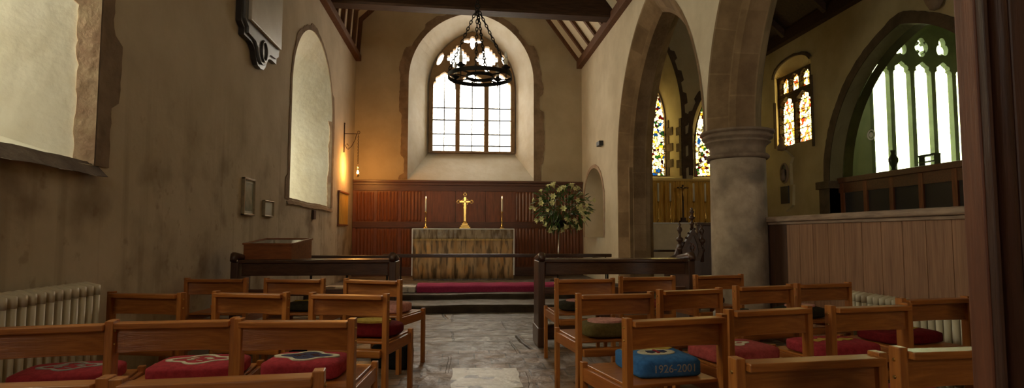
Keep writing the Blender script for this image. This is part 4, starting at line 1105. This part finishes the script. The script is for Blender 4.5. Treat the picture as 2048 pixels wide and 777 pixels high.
# ------------------------------------------------------------------ chandelier
cY = 7.0; cc = ony(960, 153, cY); RR = .39
ch = thing('chandelier', 'round black iron chandelier with four candle lamps, hung on chains before the altar window', 'chandelier', (cc.x, cY, cc.z))
def band(R, z0, z1, t_=.006):
    s = MB(); n = 64
    for k in range(n):
        a, b2 = 2*PI*k/n, 2*PI*(k+1)/n
        P = lambda r, an, z: s.bm.verts.new((r*math.cos(an), r*math.sin(an), z))
        A = [P(R-t_, a, z0), P(R, a, z0), P(R, a, z1), P(R-t_, a, z1)]; B = [P(R-t_, b2, z0), P(R, b2, z0), P(R, b2, z1), P(R-t_, b2, z1)]
        for j in range(4): s.bm.faces.new((A[j], A[(j+1) % 4], B[(j+1) % 4], B[j]))
    bmesh.ops.remove_doubles(s.bm, verts=s.bm.verts, dist=1e-5); return s
band(RR, -.03, .02).build('outer_ring', M['iron'], ch); band(RR*.44, -.025, .015).build('inner_ring', M['iron'], ch)
s = MB()
for k in range(4):
    a = PI/4+PI/2*k+.1; s.bar((RR*.44*math.cos(a), RR*.44*math.sin(a), -.005), (RR*math.cos(a), RR*math.sin(a), -.005), .022, .012)
for k in range(4):
    a = PI/2*k+.1; s.tube([(RR*.44*math.cos(a), RR*.44*math.sin(a), -.01), (RR*.7*math.cos(a+.25), RR*.7*math.sin(a+.25), -.01), (RR*math.cos(a), RR*math.sin(a), -.01)], .007, 6)
s.build('spokes', M['iron'], ch)
hookz = ony(955, 16, cY).z-cc.z; hx = ony(955, 16, cY).x-cc.x
for k in range(4):
    a = PI/4+PI/2*k+.12; cx, cy = RR*.97*math.cos(a), RR*.97*math.sin(a)
    lp = MB().lathe([(0, -.03), (.012, -.02), (.012, .02), (.052, .045), (.055, .055), (.03, .055), (.024, .06), (.024, .08), (0, .08)], (cx, cy, 0), 18).lathe([(0, -.12), (.004, -.10), (.008, -.03), (0, -.03)], (cx, cy, 0), 8).build('candle_cup', M['iron'], ch)
    MB().lathe([(.021, .08), (.021, .16), (.012, .163), (0, .163)], (cx, cy, 0), 16).build('candle_tube', M['candle'], ch)
    MB().lathe([(.012, .163), (.02, .185), (.018, .205), (.008, .235), (0, .25)], (cx, cy, 0), 14).build('bulb', M['white'], ch)
# chains: links
def chain(a, b2, name, parent, link=.055, r=.0065, m=None):
    a = Vector(a); b2 = Vector(b2); L_ = (b2-a).length; n = max(2, int(L_/(link*.8))); d = (b2-a).normalized(); q = d.to_track_quat('Z', 'Y').to_matrix(); s = MB()
    for k in range(n):
        c = a.lerp(b2, (k+.5)/n); R_ = q @ Matrix.Rotation(PI/2*(k % 2), 3, 'Z'); h_ = L_/n*.62
        s.tube([c+R_ @ Vector((link*.26*math.cos(t_), 0, h_*math.sin(t_))) for t_ in [2*PI*j/12 for j in range(12)]], r, 5, True)
    return s.build(name, m or M['iron'], parent)
for k in range(4):
    a = PI/2*k+.12; chain((RR*math.cos(a), RR*math.sin(a), .02), (hx, 0, hookz), 'chain', ch)
MB().tube([(hx+.03*math.cos(t_), 0, hookz+.02+.03*math.sin(t_)) for t_ in [2*PI*j/16 for j in range(16)]], .008, 6, True).build('hook_ring', M['iron'], ch)
chain((hx, 0, hookz+.05), (hx, 0, 5.14-cc.z), 'chain', ch)

# ------------------------------------------------------------------ left wall fittings
# radiator
def radiator(name, label, x, y0, y1, z0, z1, depth, n, wall=-1, sy=1):
    t = thing(name, label, 'radiator', (x, y0, 0)); p = (y1-y0)/n
    s0 = None
    for k in range(n):
        if s0 is None:
            s = MB(); w = p*.40
            for q in (-1, 1):
                xx = q*depth*.3
                s.tube([(xx, 0, z0+.05), (xx, 0, z1-.05)], p*.36, 10)
            s.tube([(-depth*.3, 0, z0+.05), (-depth*.33, 0, z0+.02), (0, 0, z0), (depth*.33, 0, z0+.02), (depth*.3, 0, z0+.05)], p*.40, 10)
            s.tube([(-depth*.3, 0, z1-.05), (-depth*.33, 0, z1-.015), (0, 0, z1), (depth*.33, 0, z1-.015), (depth*.3, 0, z1-.05)], p*.40, 10)
            for zz in (z0+.04, z1-.06): s.tube([(0, -p*.55, zz), (0, p*.55, zz)], .02, 8)
            s0 = s.build('radiator_section', M['radiator'], t); o = s0
        else: o = s0.copy(); C.objects.link(o); o.parent = t
        o.location = (0, (k+.5)*p, 0)
    for yy_ in (p*.5, (n-.5)*p): MB().bb(-depth*.3, depth*.3, yy_-.015, yy_+.015, 0, z0, .004).build('radiator_foot', M['radiator'], t)
rr0 = onx(188, 568, XL+.17)
radiator('column_radiator', 'cream cast iron column radiator against the left wall under the near window', XL+.14, rr0.y-1.62, rr0.y, .1, rr0.z-.01, .2, 24)
# memorial tablet
def wy(px, py): p = onx(px, py, XL); return (p.y, p.z)
mt = thing('memorial_tablet', 'black and white marble memorial tablet high on the left wall', 'memorial', (XL+.003, 0, 0))
A = wy(470, 48); ztop = A[1]+1.25; yl, yr = A[0], wy(549, 60)[0]; ym = (yl+yr)/2
b_ = A[1]
back = [(yl, ztop), (yl, b_)]+[(yl+.28, b_-.12), (yl+.36, b_-.2)]+[(ym-.0+.26*math.cos(a), b_-.2-.27*math.sin(a)*1.0) for a in [PI-PI*k/12 for k in range(13)]][0:0]
half = [(0, b_-.30), (-.10, b_-.285), (-.17, b_-.23), (-.21, b_-.15), (-.27, b_-.10), (-.36, b_-.08), (-.56, b_-.08), (-.56, b_-.0), (-(ym-yl), b_+.04), (-(ym-yl), ztop)]
loop_ = [(ym+a, z) for a, z in half[::-1]]+[(ym-a, z) for a, z in half[1:]]
MB().solid(loop_, [], YZ(0), 0, .06).build('slate_backing', M['slate'], mt)
g = .055; half2 = [(0, b_-.25), (-.08, b_-.235), (-.14, b_-.18), (-.18, b_-.10), (-.26, b_-.05), (-.49, b_-.035), (-.49, b_+.03), (-(ym-yl)+g, b_+.09), (-(ym-yl)+g, ztop-.05)]
l2 = [(ym+a, z) for a, z in half2[::-1]]+[(ym-a, z) for a, z in half2[1:]]
MB().solid(l2, [], YZ(0), .06, .085).build('grey_surround', M['grey_slate'], mt)
MB().bb(.085, .125, yl+.12, yr-.1, b_+.10, ztop-.08, .008).build('marble_panel', M['marble'], mt)
MB().bb(.085, .16, yl+.08, yr-.06, ztop-.08, ztop, .01).build('moulding', M['marble'], mt)
MB().tube([(.09, ym+.09*math.cos(t_), b_-.09+.115*math.sin(t_)) for t_ in [2*PI*j/24 for j in range(24)]], .018, 8, True).build('oval_moulding', M['slate'], mt)
# framed pictures
def frame(name, label, x0, y0, x1, y1, wdt, mf, mp_):
    p = onx(x0, y1, XL+.02); q = onx(x1, y0, XL+.02); ya, yb_ = p.y, q.y; z0 = onx((x0+x1)/2, (y1), XL+.02).z; z1 = onx((x0+x1)/2, y0, XL+.02).z
    t = thing(name, label, 'picture', (XL, (ya+yb_)/2, (z0+z1)/2), 0, 'framed papers on the left wall'); w, h = (yb_-ya)/2, (z1-z0)/2
    s = MB(); s.bb(0, .035, -w, w, h-wdt, h, .004); s.bb(0, .035, -w, w, -h, -h+wdt, .004); s.bb(0, .035, -w, -w+wdt, -h, h, .004); s.bb(0, .035, w-wdt, w, -h, h, .004)
    s.build('frame', mf, t)
    MB().bb(.004, .014, -w+wdt, w-wdt, -h+wdt, h-wdt).build('mount', M['paper'], t)
    MB().bb(.014, .017, -w+wdt*2.2, w-wdt*2.2, -h+wdt*2.4, h-wdt*2.4).build('print', mp_, t)
frame('framed_picture', 'tall framed greenish print, the larger of the two frames on the left wall', 485, 357, 510, 432, .022, M['frame_gilt'], M['print_green'])
frame('framed_notice', 'small framed pale notice, the lesser of the two frames on the left wall', 527, 402, 547, 434, .014, M['frame_gilt'], M['paper'])
bx = onx(625, 430, XL); o = MB().bb(0, .04, -.07, .07, -.075, .075, .006).build('wall_box', M['iron_brown'], None, (XL, bx.y, bx.z)); tag(o, 'small dark box on the left wall below the far window', 'box')
# wall hanging by the lamp
h0 = onx(677, 420, XL+.02); h1 = onx(695, 420, XL+.02); hzt = onx(686, 386, XL+.02).z; hzb = onx(686, 450, XL+.02).z
hg = thing('wall_hanging', 'narrow ribbed ochre hanging on the left wall below the lamp bracket', 'hanging', (XL, h0.y, hzb))
Lh = h1.y-h0.y; Hh = hzt-hzb
MB().grid(lambda u, v: Vector((.03+.012*math.sin(u*PI*2*6), u*Lh, v*Hh)), 60, 2).build('cloth', M['gold_cloth'], hg, fix=False)
MB().bb(0, .05, -.02, Lh+.02, Hh-.01, Hh+.02).bb(0, .04, -.01, Lh+.01, -.02, .01).bb(0, .02, 0, Lh, 0, Hh).build('batten', M['case'], hg)
# lamp bracket and hanging sanctuary lamp
bk = onx(687, 305, XL); bz0, bz1 = bk.z, onx(687, 249, XL).z; by = bk.y
br_ = thing('lamp_bracket', 'brown wrought iron bracket with scrolls on the left wall near the altar', 'bracket', (XL, by, bz0))
hb = bz1-bz0; arm = ony(717, 270, by).x-XL
MB().bb(0, .02, -.015, .015, 0, hb, .004).lathe([(0, hb), (.018, hb+.01), (.02, hb+.03), (0, hb+.05)], (.01, 0, 0), 10).build('back_plate', M['iron_brown'], br_)
za = onx(687, 267, XL).z-bz0
s = MB().bar((0, 0, za), (arm, 0, za), .014); s.tube([(arm+.03*math.cos(t_)*(1-t_/9), 0, za+.035+.03*math.sin(t_)*(1-t_/9)) for t_ in [-PI/2+j*.45 for j in range(14)]], .006, 6); s.build('arm', M['iron_brown'], br_)
s = MB().tube([(arm*.86, 0, za-.01), (arm*.78, 0, za-.12), (arm*.55, 0, za-.26), (arm*.3, 0, za-.33), (.06, 0, za-.3), (.03, 0, za-.24), (.07, 0, za-.21), (.1, 0, za-.25)], .007, 6); s.build('scroll_brace', M['iron_brown'], br_)
fz = ony(717, 346, by).z
lp_ = thing('hanging_lamp', 'small lit sanctuary lamp hanging on a chain from the wall bracket', 'lamp', (XL+arm, by, fz))
chain((0, 0, .06), (0, 0, bz0+za-fz-.02), 'chain', lp_, .04, .004, M['iron_brown'])
MB().lathe([(0, -.09), (.02, -.08), (.034, -.055), (.036, -.03), (.03, -.028), (.0, -.05)], n=18).build('lamp_bowl', M['brass_dull'], lp_)
MB().lathe([(0, -.045), (.018, -.02), (.026, .0), (.018, .035), (0, .065)], n=14).build('flame', M['flame'], lp_)
FLAMES.append(((XL+arm, by, fz+.11), 60.0))
# small white switch at the end of the panelling, box and pipe on the arcade wall
sw = onx(708, 449, XL); o = MB().bb(0, .03, -.06, .06, -.04, .04, .005).build('socket_box', M['white'], None, (XL, sw.y-.1, sw.z)); tag(o, 'small white socket box on the left wall beside the panelling', 'socket')
sb = onx(1204, 288, XR); o = MB().bb(-.09, 0, -.12, .12, -.05, .05, .01).build('speaker_box', M['black'], None, (XR, sb.y, sb.z)); tag(o, 'small black box fixed high on the arcade wall above the niche', 'box')

# ------------------------------------------------------------------ board screen, right radiator, near post
SX = 3.5; s0y, s1y = onx(1931, 411, SX).y-1.3, AY-.1; dk = onx(1590, 432, SX).y
sh = onx(1590, 432, SX).z
bs = thing('board_screen', 'tall reddish brown board screen with moulded cap, running from the pillar towards the brown post', 'screen', (SX, 0, 0))
n = 0; yy_ = s0y
while yy_ < s1y-.02:
    w = min(.235, s1y-yy_); MB().bb(-.012, .012+.002*(n % 2), yy_+.002, yy_+w-.002, .1, sh-.06, .003).build('board', M['oak_dark_z'] if yy_ > dk else M['screen'], bs); yy_ += w; n += 1
MB().bb(-.06, .06, s0y, s1y, sh-.06, sh, .014).bb(-.03, .03, s0y, s1y, sh-.09, sh-.06, .006).build('cap_rail', M['screen_cap'], bs)
MB().bb(-.03, .03, s0y, s1y, 0, .14, .005).build('plinth', M['screen'], bs)
MB().bb(-.04, .04, s1y-.06, s1y, 0, sh-.05, .005).build('end_post', M['oak_dark_z'], bs)
ra = onx(1702, 587, SX-.17); radiator('column_radiator', 'pale column radiator against the board screen on the right', SX-.17, ra.y-1.75, ra.y, .1, ra.z, .16, 26)
# post beside the camera
py_ = 1.0; x0 = ony(1906, 0, py_).x; x1 = ony(1985, 0, py_).x
pl_ = ony(1945, 777, py_).x
ps = thing('screen_post', 'thick reddish oak post with mouldings rising close to the camera at the right edge', 'post', (ony(1965, 388, py_).x, py_, 0)); FD = py_*(ony(1965, 388, 1).x/ony(1925, 388, 1).x-1)
MB().bb(0, .12, 0, FD, 0, 3.2, .004).build('post_shaft', M['post'], ps)
MB().bb(.006, .018, -.014, .01, 0, 3.2, .003).build('fillet', M['post_dark'], ps)
MB().tube([(.042, -.004, 0), (.042, -.004, 3.2)], .018, 14).build('roll_moulding', M['post_dark'], ps)
MB().bb(.062, .26, -.012, .1, 0, 3.2, .004).build('side_panel', M['post_dark'], ps)

# ------------------------------------------------------------------ aisle chapel seen through the first arch
hy = 13.32
g0, g1 = ony(1290, 400, hy).x, ony(1448, 400, hy).x; zt_ = ony(1370, 363, hy).z; zb_ = ony(1370, 447, hy).z
dc = thing('gold_curtain', 'gold pleated curtain hung behind the aisle altar', 'curtain', (g0, hy, zb_))
MB().grid(lambda u, v: Vector(((g1-g0)*u, .02*math.sin(u*PI*2*19+.9*math.sin(u*20))*(1-.3*v), (zt_-zb_)*v)), 260, 3).build('pleated_cloth', M['gold_cloth'], dc, fix=False)
MB().bb(-.05, g1-g0+.05, -.05, .05, zt_-zb_-.0, zt_-zb_+.05, .006).build('curtain_rail', M['brass_dull'], dc)
la = thing('aisle_altar', 'altar with plain cream frontal below the gold curtain', 'altar', ((g0+g1)/2, 12.5, 0)); wl_ = (g1-g0)/2+.1
MB().bb(-wl_, wl_, 0, .7, .0, zb_-.03, .01).build('frontal', M['cream'], la); MB().bb(-wl_-.02, wl_+.02, -.02, .72, zb_-.03, zb_, .004).build('altar_top', M['white'], la)
lc = None
for k, px in enumerate((1317, 1341, 1388, 1411, 1424)):
    p = ony(px, 420, 12.95); zc0 = zb_; z_w = ony(px, 403, 12.95).z-zc0; z_t = ony(px, 367, 12.95).z-zc0
    if lc is None:
        lc = thing('tall_candlestick', 'x', 'candlestick', (p.x, 12.95, zc0), 0, 'tall candles before the gold curtain')
        MB().lathe([(.05, 0), (.05, .015), (.02, .04), (.012, .1), (.02, .2), (.01, .24), (.01, z_w-.04), (.03, z_w-.015), (.03, z_w), (0, z_w)], n=16).build('brass_stick', M['brass'], lc)
        MB().lathe([(.021, z_w), (.021, z_t), (0, z_t+.01)], n=14).build('candle', M['candle'], lc); o = lc
    else: o = copy_tree(lc); o.location = (p.x, 12.95, zc0)
    o['label'] = ['tall white candle on brass stick beside the respond, leftmost before the gold curtain', 'tall white candle on brass stick just left of the crucifix', 'tall white candle on brass stick just right of the crucifix', 'tall white candle on brass stick before the gold curtain, second right of the crucifix', 'tall white candle on brass stick before the gold curtain, next to the pillar'][k]
cp_ = ony(1366, 400, 12.9); z1_ = ony(1366, 370, 12.9).z-zb_
cf = thing('crucifix', 'dark crucifix with figure on the aisle altar in front of the gold curtain', 'crucifix', (cp_.x, 12.9, zb_))
za_ = ony(1366, 376, 12.9).z-zb_; 
MB().bb(-.018, .018, -.015, .015, .1, z1_, .003).bb(-.13, .13, -.013, .013, za_-.015, za_+.015, .003).bb(-.08, .08, -.06, .06, 0, .05, .004).bb(-.05, .05, -.04, .04, .05, .12, .004).build('cross', M['iron_brown'], cf)
s = MB(); s.tube([(0, -.03, za_-.28), (.008, -.035, za_-.2), (0, -.03, za_-.1), (0, -.03, za_-.03)], [.008, .016, .024, .012], 8).tube([(-.12, -.025, za_+.02), (-.06, -.03, za_-.015), (0, -.03, za_-.04), (.06, -.03, za_-.015), (.12, -.025, za_+.02)], .008, 6).lathe([(0, -.02), (.015, -.008), (.015, .01), (0, .022)], (0, -.035, za_), 10)
s.build('figure', M['brass_dull'], cf)
# carved gothic stall ends
SY = 8.7
q = lambda px, py: ony(px, py, SY)
st = thing('carved_stall', 'dark carved gothic stall with crocketed gable and turned finials beyond the respond', 'stall', (q(1388, 500).x, SY, 0))
cx0 = q(1388, 500).x
z = lambda py: q(1388, py).z
def X(px): return q(px, 450).x-cx0
gab = [(X(1366), z(522)), (X(1362), z(500)), (X(1372), z(480)), (X(1386), z(455)), (X(1398), z(485)), (X(1404), z(505)), (X(1398), z(522))]
inn = [(X(1372), z(512)), (X(1371), z(500)), (X(1378), z(484)), (X(1386), z(470)), (X(1393), z(488)), (X(1396), z(504)), (X(1393), z(514))]
MB().solid([(X(1366), 0)]+gab+[(X(1398), 0)], [], XZ(0), 0, .05).build('gable_board', M['oak_dark_z'], st)
s = MB()
s.solid(gab, [inn], XZ(-.02), 0, .03); s.build('gable_moulding', M['oak_dark'], st)
s = MB(); s.solid(quatre((X(1384)), z(496), .055, .8, 1.3, rot=PI/2), [quatre((X(1384)), z(496), .038, .8, 1.3, rot=PI/2)], XZ(-.018), 0, .03)
for k in range(5): s.lathe([(0, -.012), (.012, 0), (0, .012)], (X(1378)+.018*k*.8, -.01, z(480+k*7)), 8)
s.build('carved_tracery', M['panel'], st)
s = MB()
for k in range(5):
    for sd in (0, 1):
        a = Vector((gab[2+sd*1][0], 0, gab[2+sd][1])) if False else None
for (a, b2) in ((gab[1], gab[3]), (gab[3], gab[5])):
    for k in range(5):
        t_ = (k+.5)/5; xx = a[0]+(b2[0]-a[0])*t_; zz = a[1]+(b2[1]-a[1])*t_
        s.lathe([(0, -.02), (.018, -.006), (.022, .006), (0, .022)], (xx+(.014 if b2 is gab[5] else -.014), .01, zz+.01), 8)
s.build('crockets', M['oak_dark'], st)
def finial(px, ptop, pbase, r, name):
    z0, z1 = q(px, pbase).z, q(px, ptop).z; h = z1-z0
    MB().lathe([(r*.8, 0), (r*.8, h*.25), (r*1.3, h*.28), (r*1.3, h*.34), (r*.6, h*.38), (r*.75, h*.48), (r*1.5, h*.52), (r*1.5, h*.58), (r*.6, h*.62), (r*.55, h*.72), (r*1.2, h*.8), (r*.9, h*.86), (r*.35, h*.89), (r*.8, h*.94), (0, h)], (q(px, 450).x-cx0, .02, z0), 12).build(name, M['oak_dark_z'], st)
finial(1360, 445, 522, .035, 'finial'); finial(1385, 415, 462, .03, 'finial'); finial(1404, 448, 525, .035, 'finial')
MB().solid([(X(1330), 0), (X(1330), z(524)), (X(1338), z(516)), (X(1350), z(510)), (X(1358), z(490)), (X(1364), z(480)), (X(1368), z(490)), (X(1368), 0)], [], XZ(.02), 0, .06).build('arm_scroll', M['oak_dark_z'], st)
b0 = thing('choir_stall_back', 'plain dark wooden stall back between the carved stall and the pillar', 'stall', (0, 9.3, 0))
MB().bb(ony(1396, 500, 9.3).x, ony(1450, 500, 9.3).x, 0, .05, 0, ony(1410, 452, 9.3).z, .006).build('back_board', M['oak_dark_z'], b0)
MB().bb(ony(1394, 500, 9.3).x, ony(1452, 500, 9.3).x, -.03, .07, ony(1410, 452, 9.3).z-.0, ony(1410, 446, 9.3).z, .006).build('cap_rail', M['oak_dark'], b0)
cr_ = thing('communion_rail', 'thin dark rail in the aisle between respond and carved stall', 'rail', (0, 10.9, 0)); zr_ = ony(1335, 500, 10.9).z
MB().bb(XR2+.05, 5.6, -.03, .03, zr_-.04, zr_, .006).build('hand_rail', M['oak_dark'], cr_)
for xx in (XR2+.1, 5.5): MB().tube([(xx, 0, 0), (xx, 0, zr_-.03)], .015, 8).build('iron_post', M['iron'], cr_)

# monument on the aisle wall
mc = onx(1575, 345, XS); mn = thing('wall_monument', 'carved stone monument with oval recess and black tablet below the small stained window', 'memorial', (XS, mc.y, 0))
zz = lambda py: onx(1575, py, XS).z
MB().solid([(-.28, zz(372)), (-.2, zz(372)), (-.19, zz(330)), (-.28, zz(318)), (0, zz(300)), (.28, zz(318)), (.19, zz(330)), (.2, zz(372)), (.28, zz(372)), (.24, zz(412)), (.1, zz(418)), (0, zz(424)), (-.1, zz(418)), (-.24, zz(412))][::-1], [], lambda u, v, w: Vector((-w, u, v)), 0, .06).build('stone_surround', M['plaster_dark'], mn)
MB().bb(-.085, -.06, -.15, .15, zz(408), zz(373), .004).build('black_tablet', M['slate'], mn)
s = MB().solid([(.12*math.cos(2*PI*k/24), zz(347)+.19*math.sin(2*PI*k/24)) for k in range(24)], [], lambda u, v, w: Vector((-w, u, v)), .05, .075); s.build('dark_recess', M['slate'], mn)
MB().tube([(-.075, .13*math.cos(2*PI*k/24), zz(347)+.2*math.sin(2*PI*k/24)) for k in range(24)], .022, 8, True).build('oval_moulding', M['quoin'], mn)
MB().lathe([(0, -.14), (.06, -.13), (.07, -.06), (.03, .0), (.045, .05), (.04, .09), (0, .12)], (-.09, 0, zz(349)), 14).build('bust', M['capital'], mn)
MB().lathe([(0, 0), (.09, .02), (.1, .1), (.05, .16), (.06, .24), (.03, .3), (0, .33)], (-.08, .05, zz(302)), 14).build('crest', M['quoin'], mn)
# ------------------------------------------------------------------ light
wd = bpy.data.worlds.new('overcast_sky'); sc.world = wd; wd.use_nodes = True
bg = wd.node_tree.nodes['Background']; bg.inputs['Color'].default_value = (1.0, .91, .75, 1); bg.inputs['Strength'].default_value = 14
def portal(name, loc, size, direction):
    l = bpy.data.lights.new(name, 'AREA'); l.shape = 'RECTANGLE'; l.size, l.size_y = size; l.cycles.is_portal = True
    o = bpy.data.objects.new(name, l); C.objects.link(o); o.location = loc
    o.rotation_euler = Vector(direction).to_track_quat('-Z', 'Z' if abs(direction[2]) < .9 else 'Y').to_euler()
portal('east_window_portal', ((gx0+gx1)/2, 14.6, (gz0+gza)/2), (gx1-gx0+.1, gza-gz0+.1), (0, -1, 0))
portal('left_window_portal_near', (-3.45, 2.72, 3.0), (1.4, 2.3), (1, 0, 0))
portal('left_window_portal_far', (-3.45, 9.71, 3.0), (1.6, 2.5), (1, 0, 0))
portal('lancet_portal', ((lan1g[0]+lan1g[1])/2, 14.3, 3.75), (.7, 2.6), (0, -1, 0))
portal('lancet_portal_second', ((lan2g[0]+lan2g[1])/2, 14.3, 3.4), (.7, 1.9), (0, -1, 0))
portal('small_window_portal', (XS+.5, (gy0+gy1)/2, (gz0_+gz1_)/2), (abs(gy1-gy0)+.1, gz1_-gz0_+.1), (-1, 0, 0))
portal('transept_portal', ((tw+tw1)/2, 11.6, 3.7), (2.4, 4.2), (0, -1, 0))
portal('unseen_west_opening_portal', (.2, YB-.45, 4.25), (1.5, 2.2), (0, 1, 0))  # unseen openings behind the camera, added for fill from the west
portal('unseen_aisle_opening_portal', (5.3, YB-.45, 2.85), (1.7, 3.0), (0, 1, 0))
def point(name, loc, w, r=.012, col=(1, .43, .09)):
    l = bpy.data.lights.new(name, 'POINT'); l.energy = w; l.shadow_soft_size = r; l.color = col
    o = bpy.data.objects.new(name, l); C.objects.link(o); o.location = loc
for p, w in FLAMES: point('candle_light', p, w)
sc.view_settings.view_transform = 'Standard'; sc.view_settings.look = 'None'; sc.view_settings.gamma = 1; sc.view_settings.use_curve_mapping = False
sc.view_settings.exposure = EXPO
sc.cycles.use_denoising = True; sc.cycles.max_bounces = 10; sc.cycles.diffuse_bounces = 6; sc.cycles.transparent_max_bounces = 16
sc.cycles.sample_clamp_indirect = 6; sc.cycles.caustics_reflective = False; sc.cycles.caustics_refractive = False
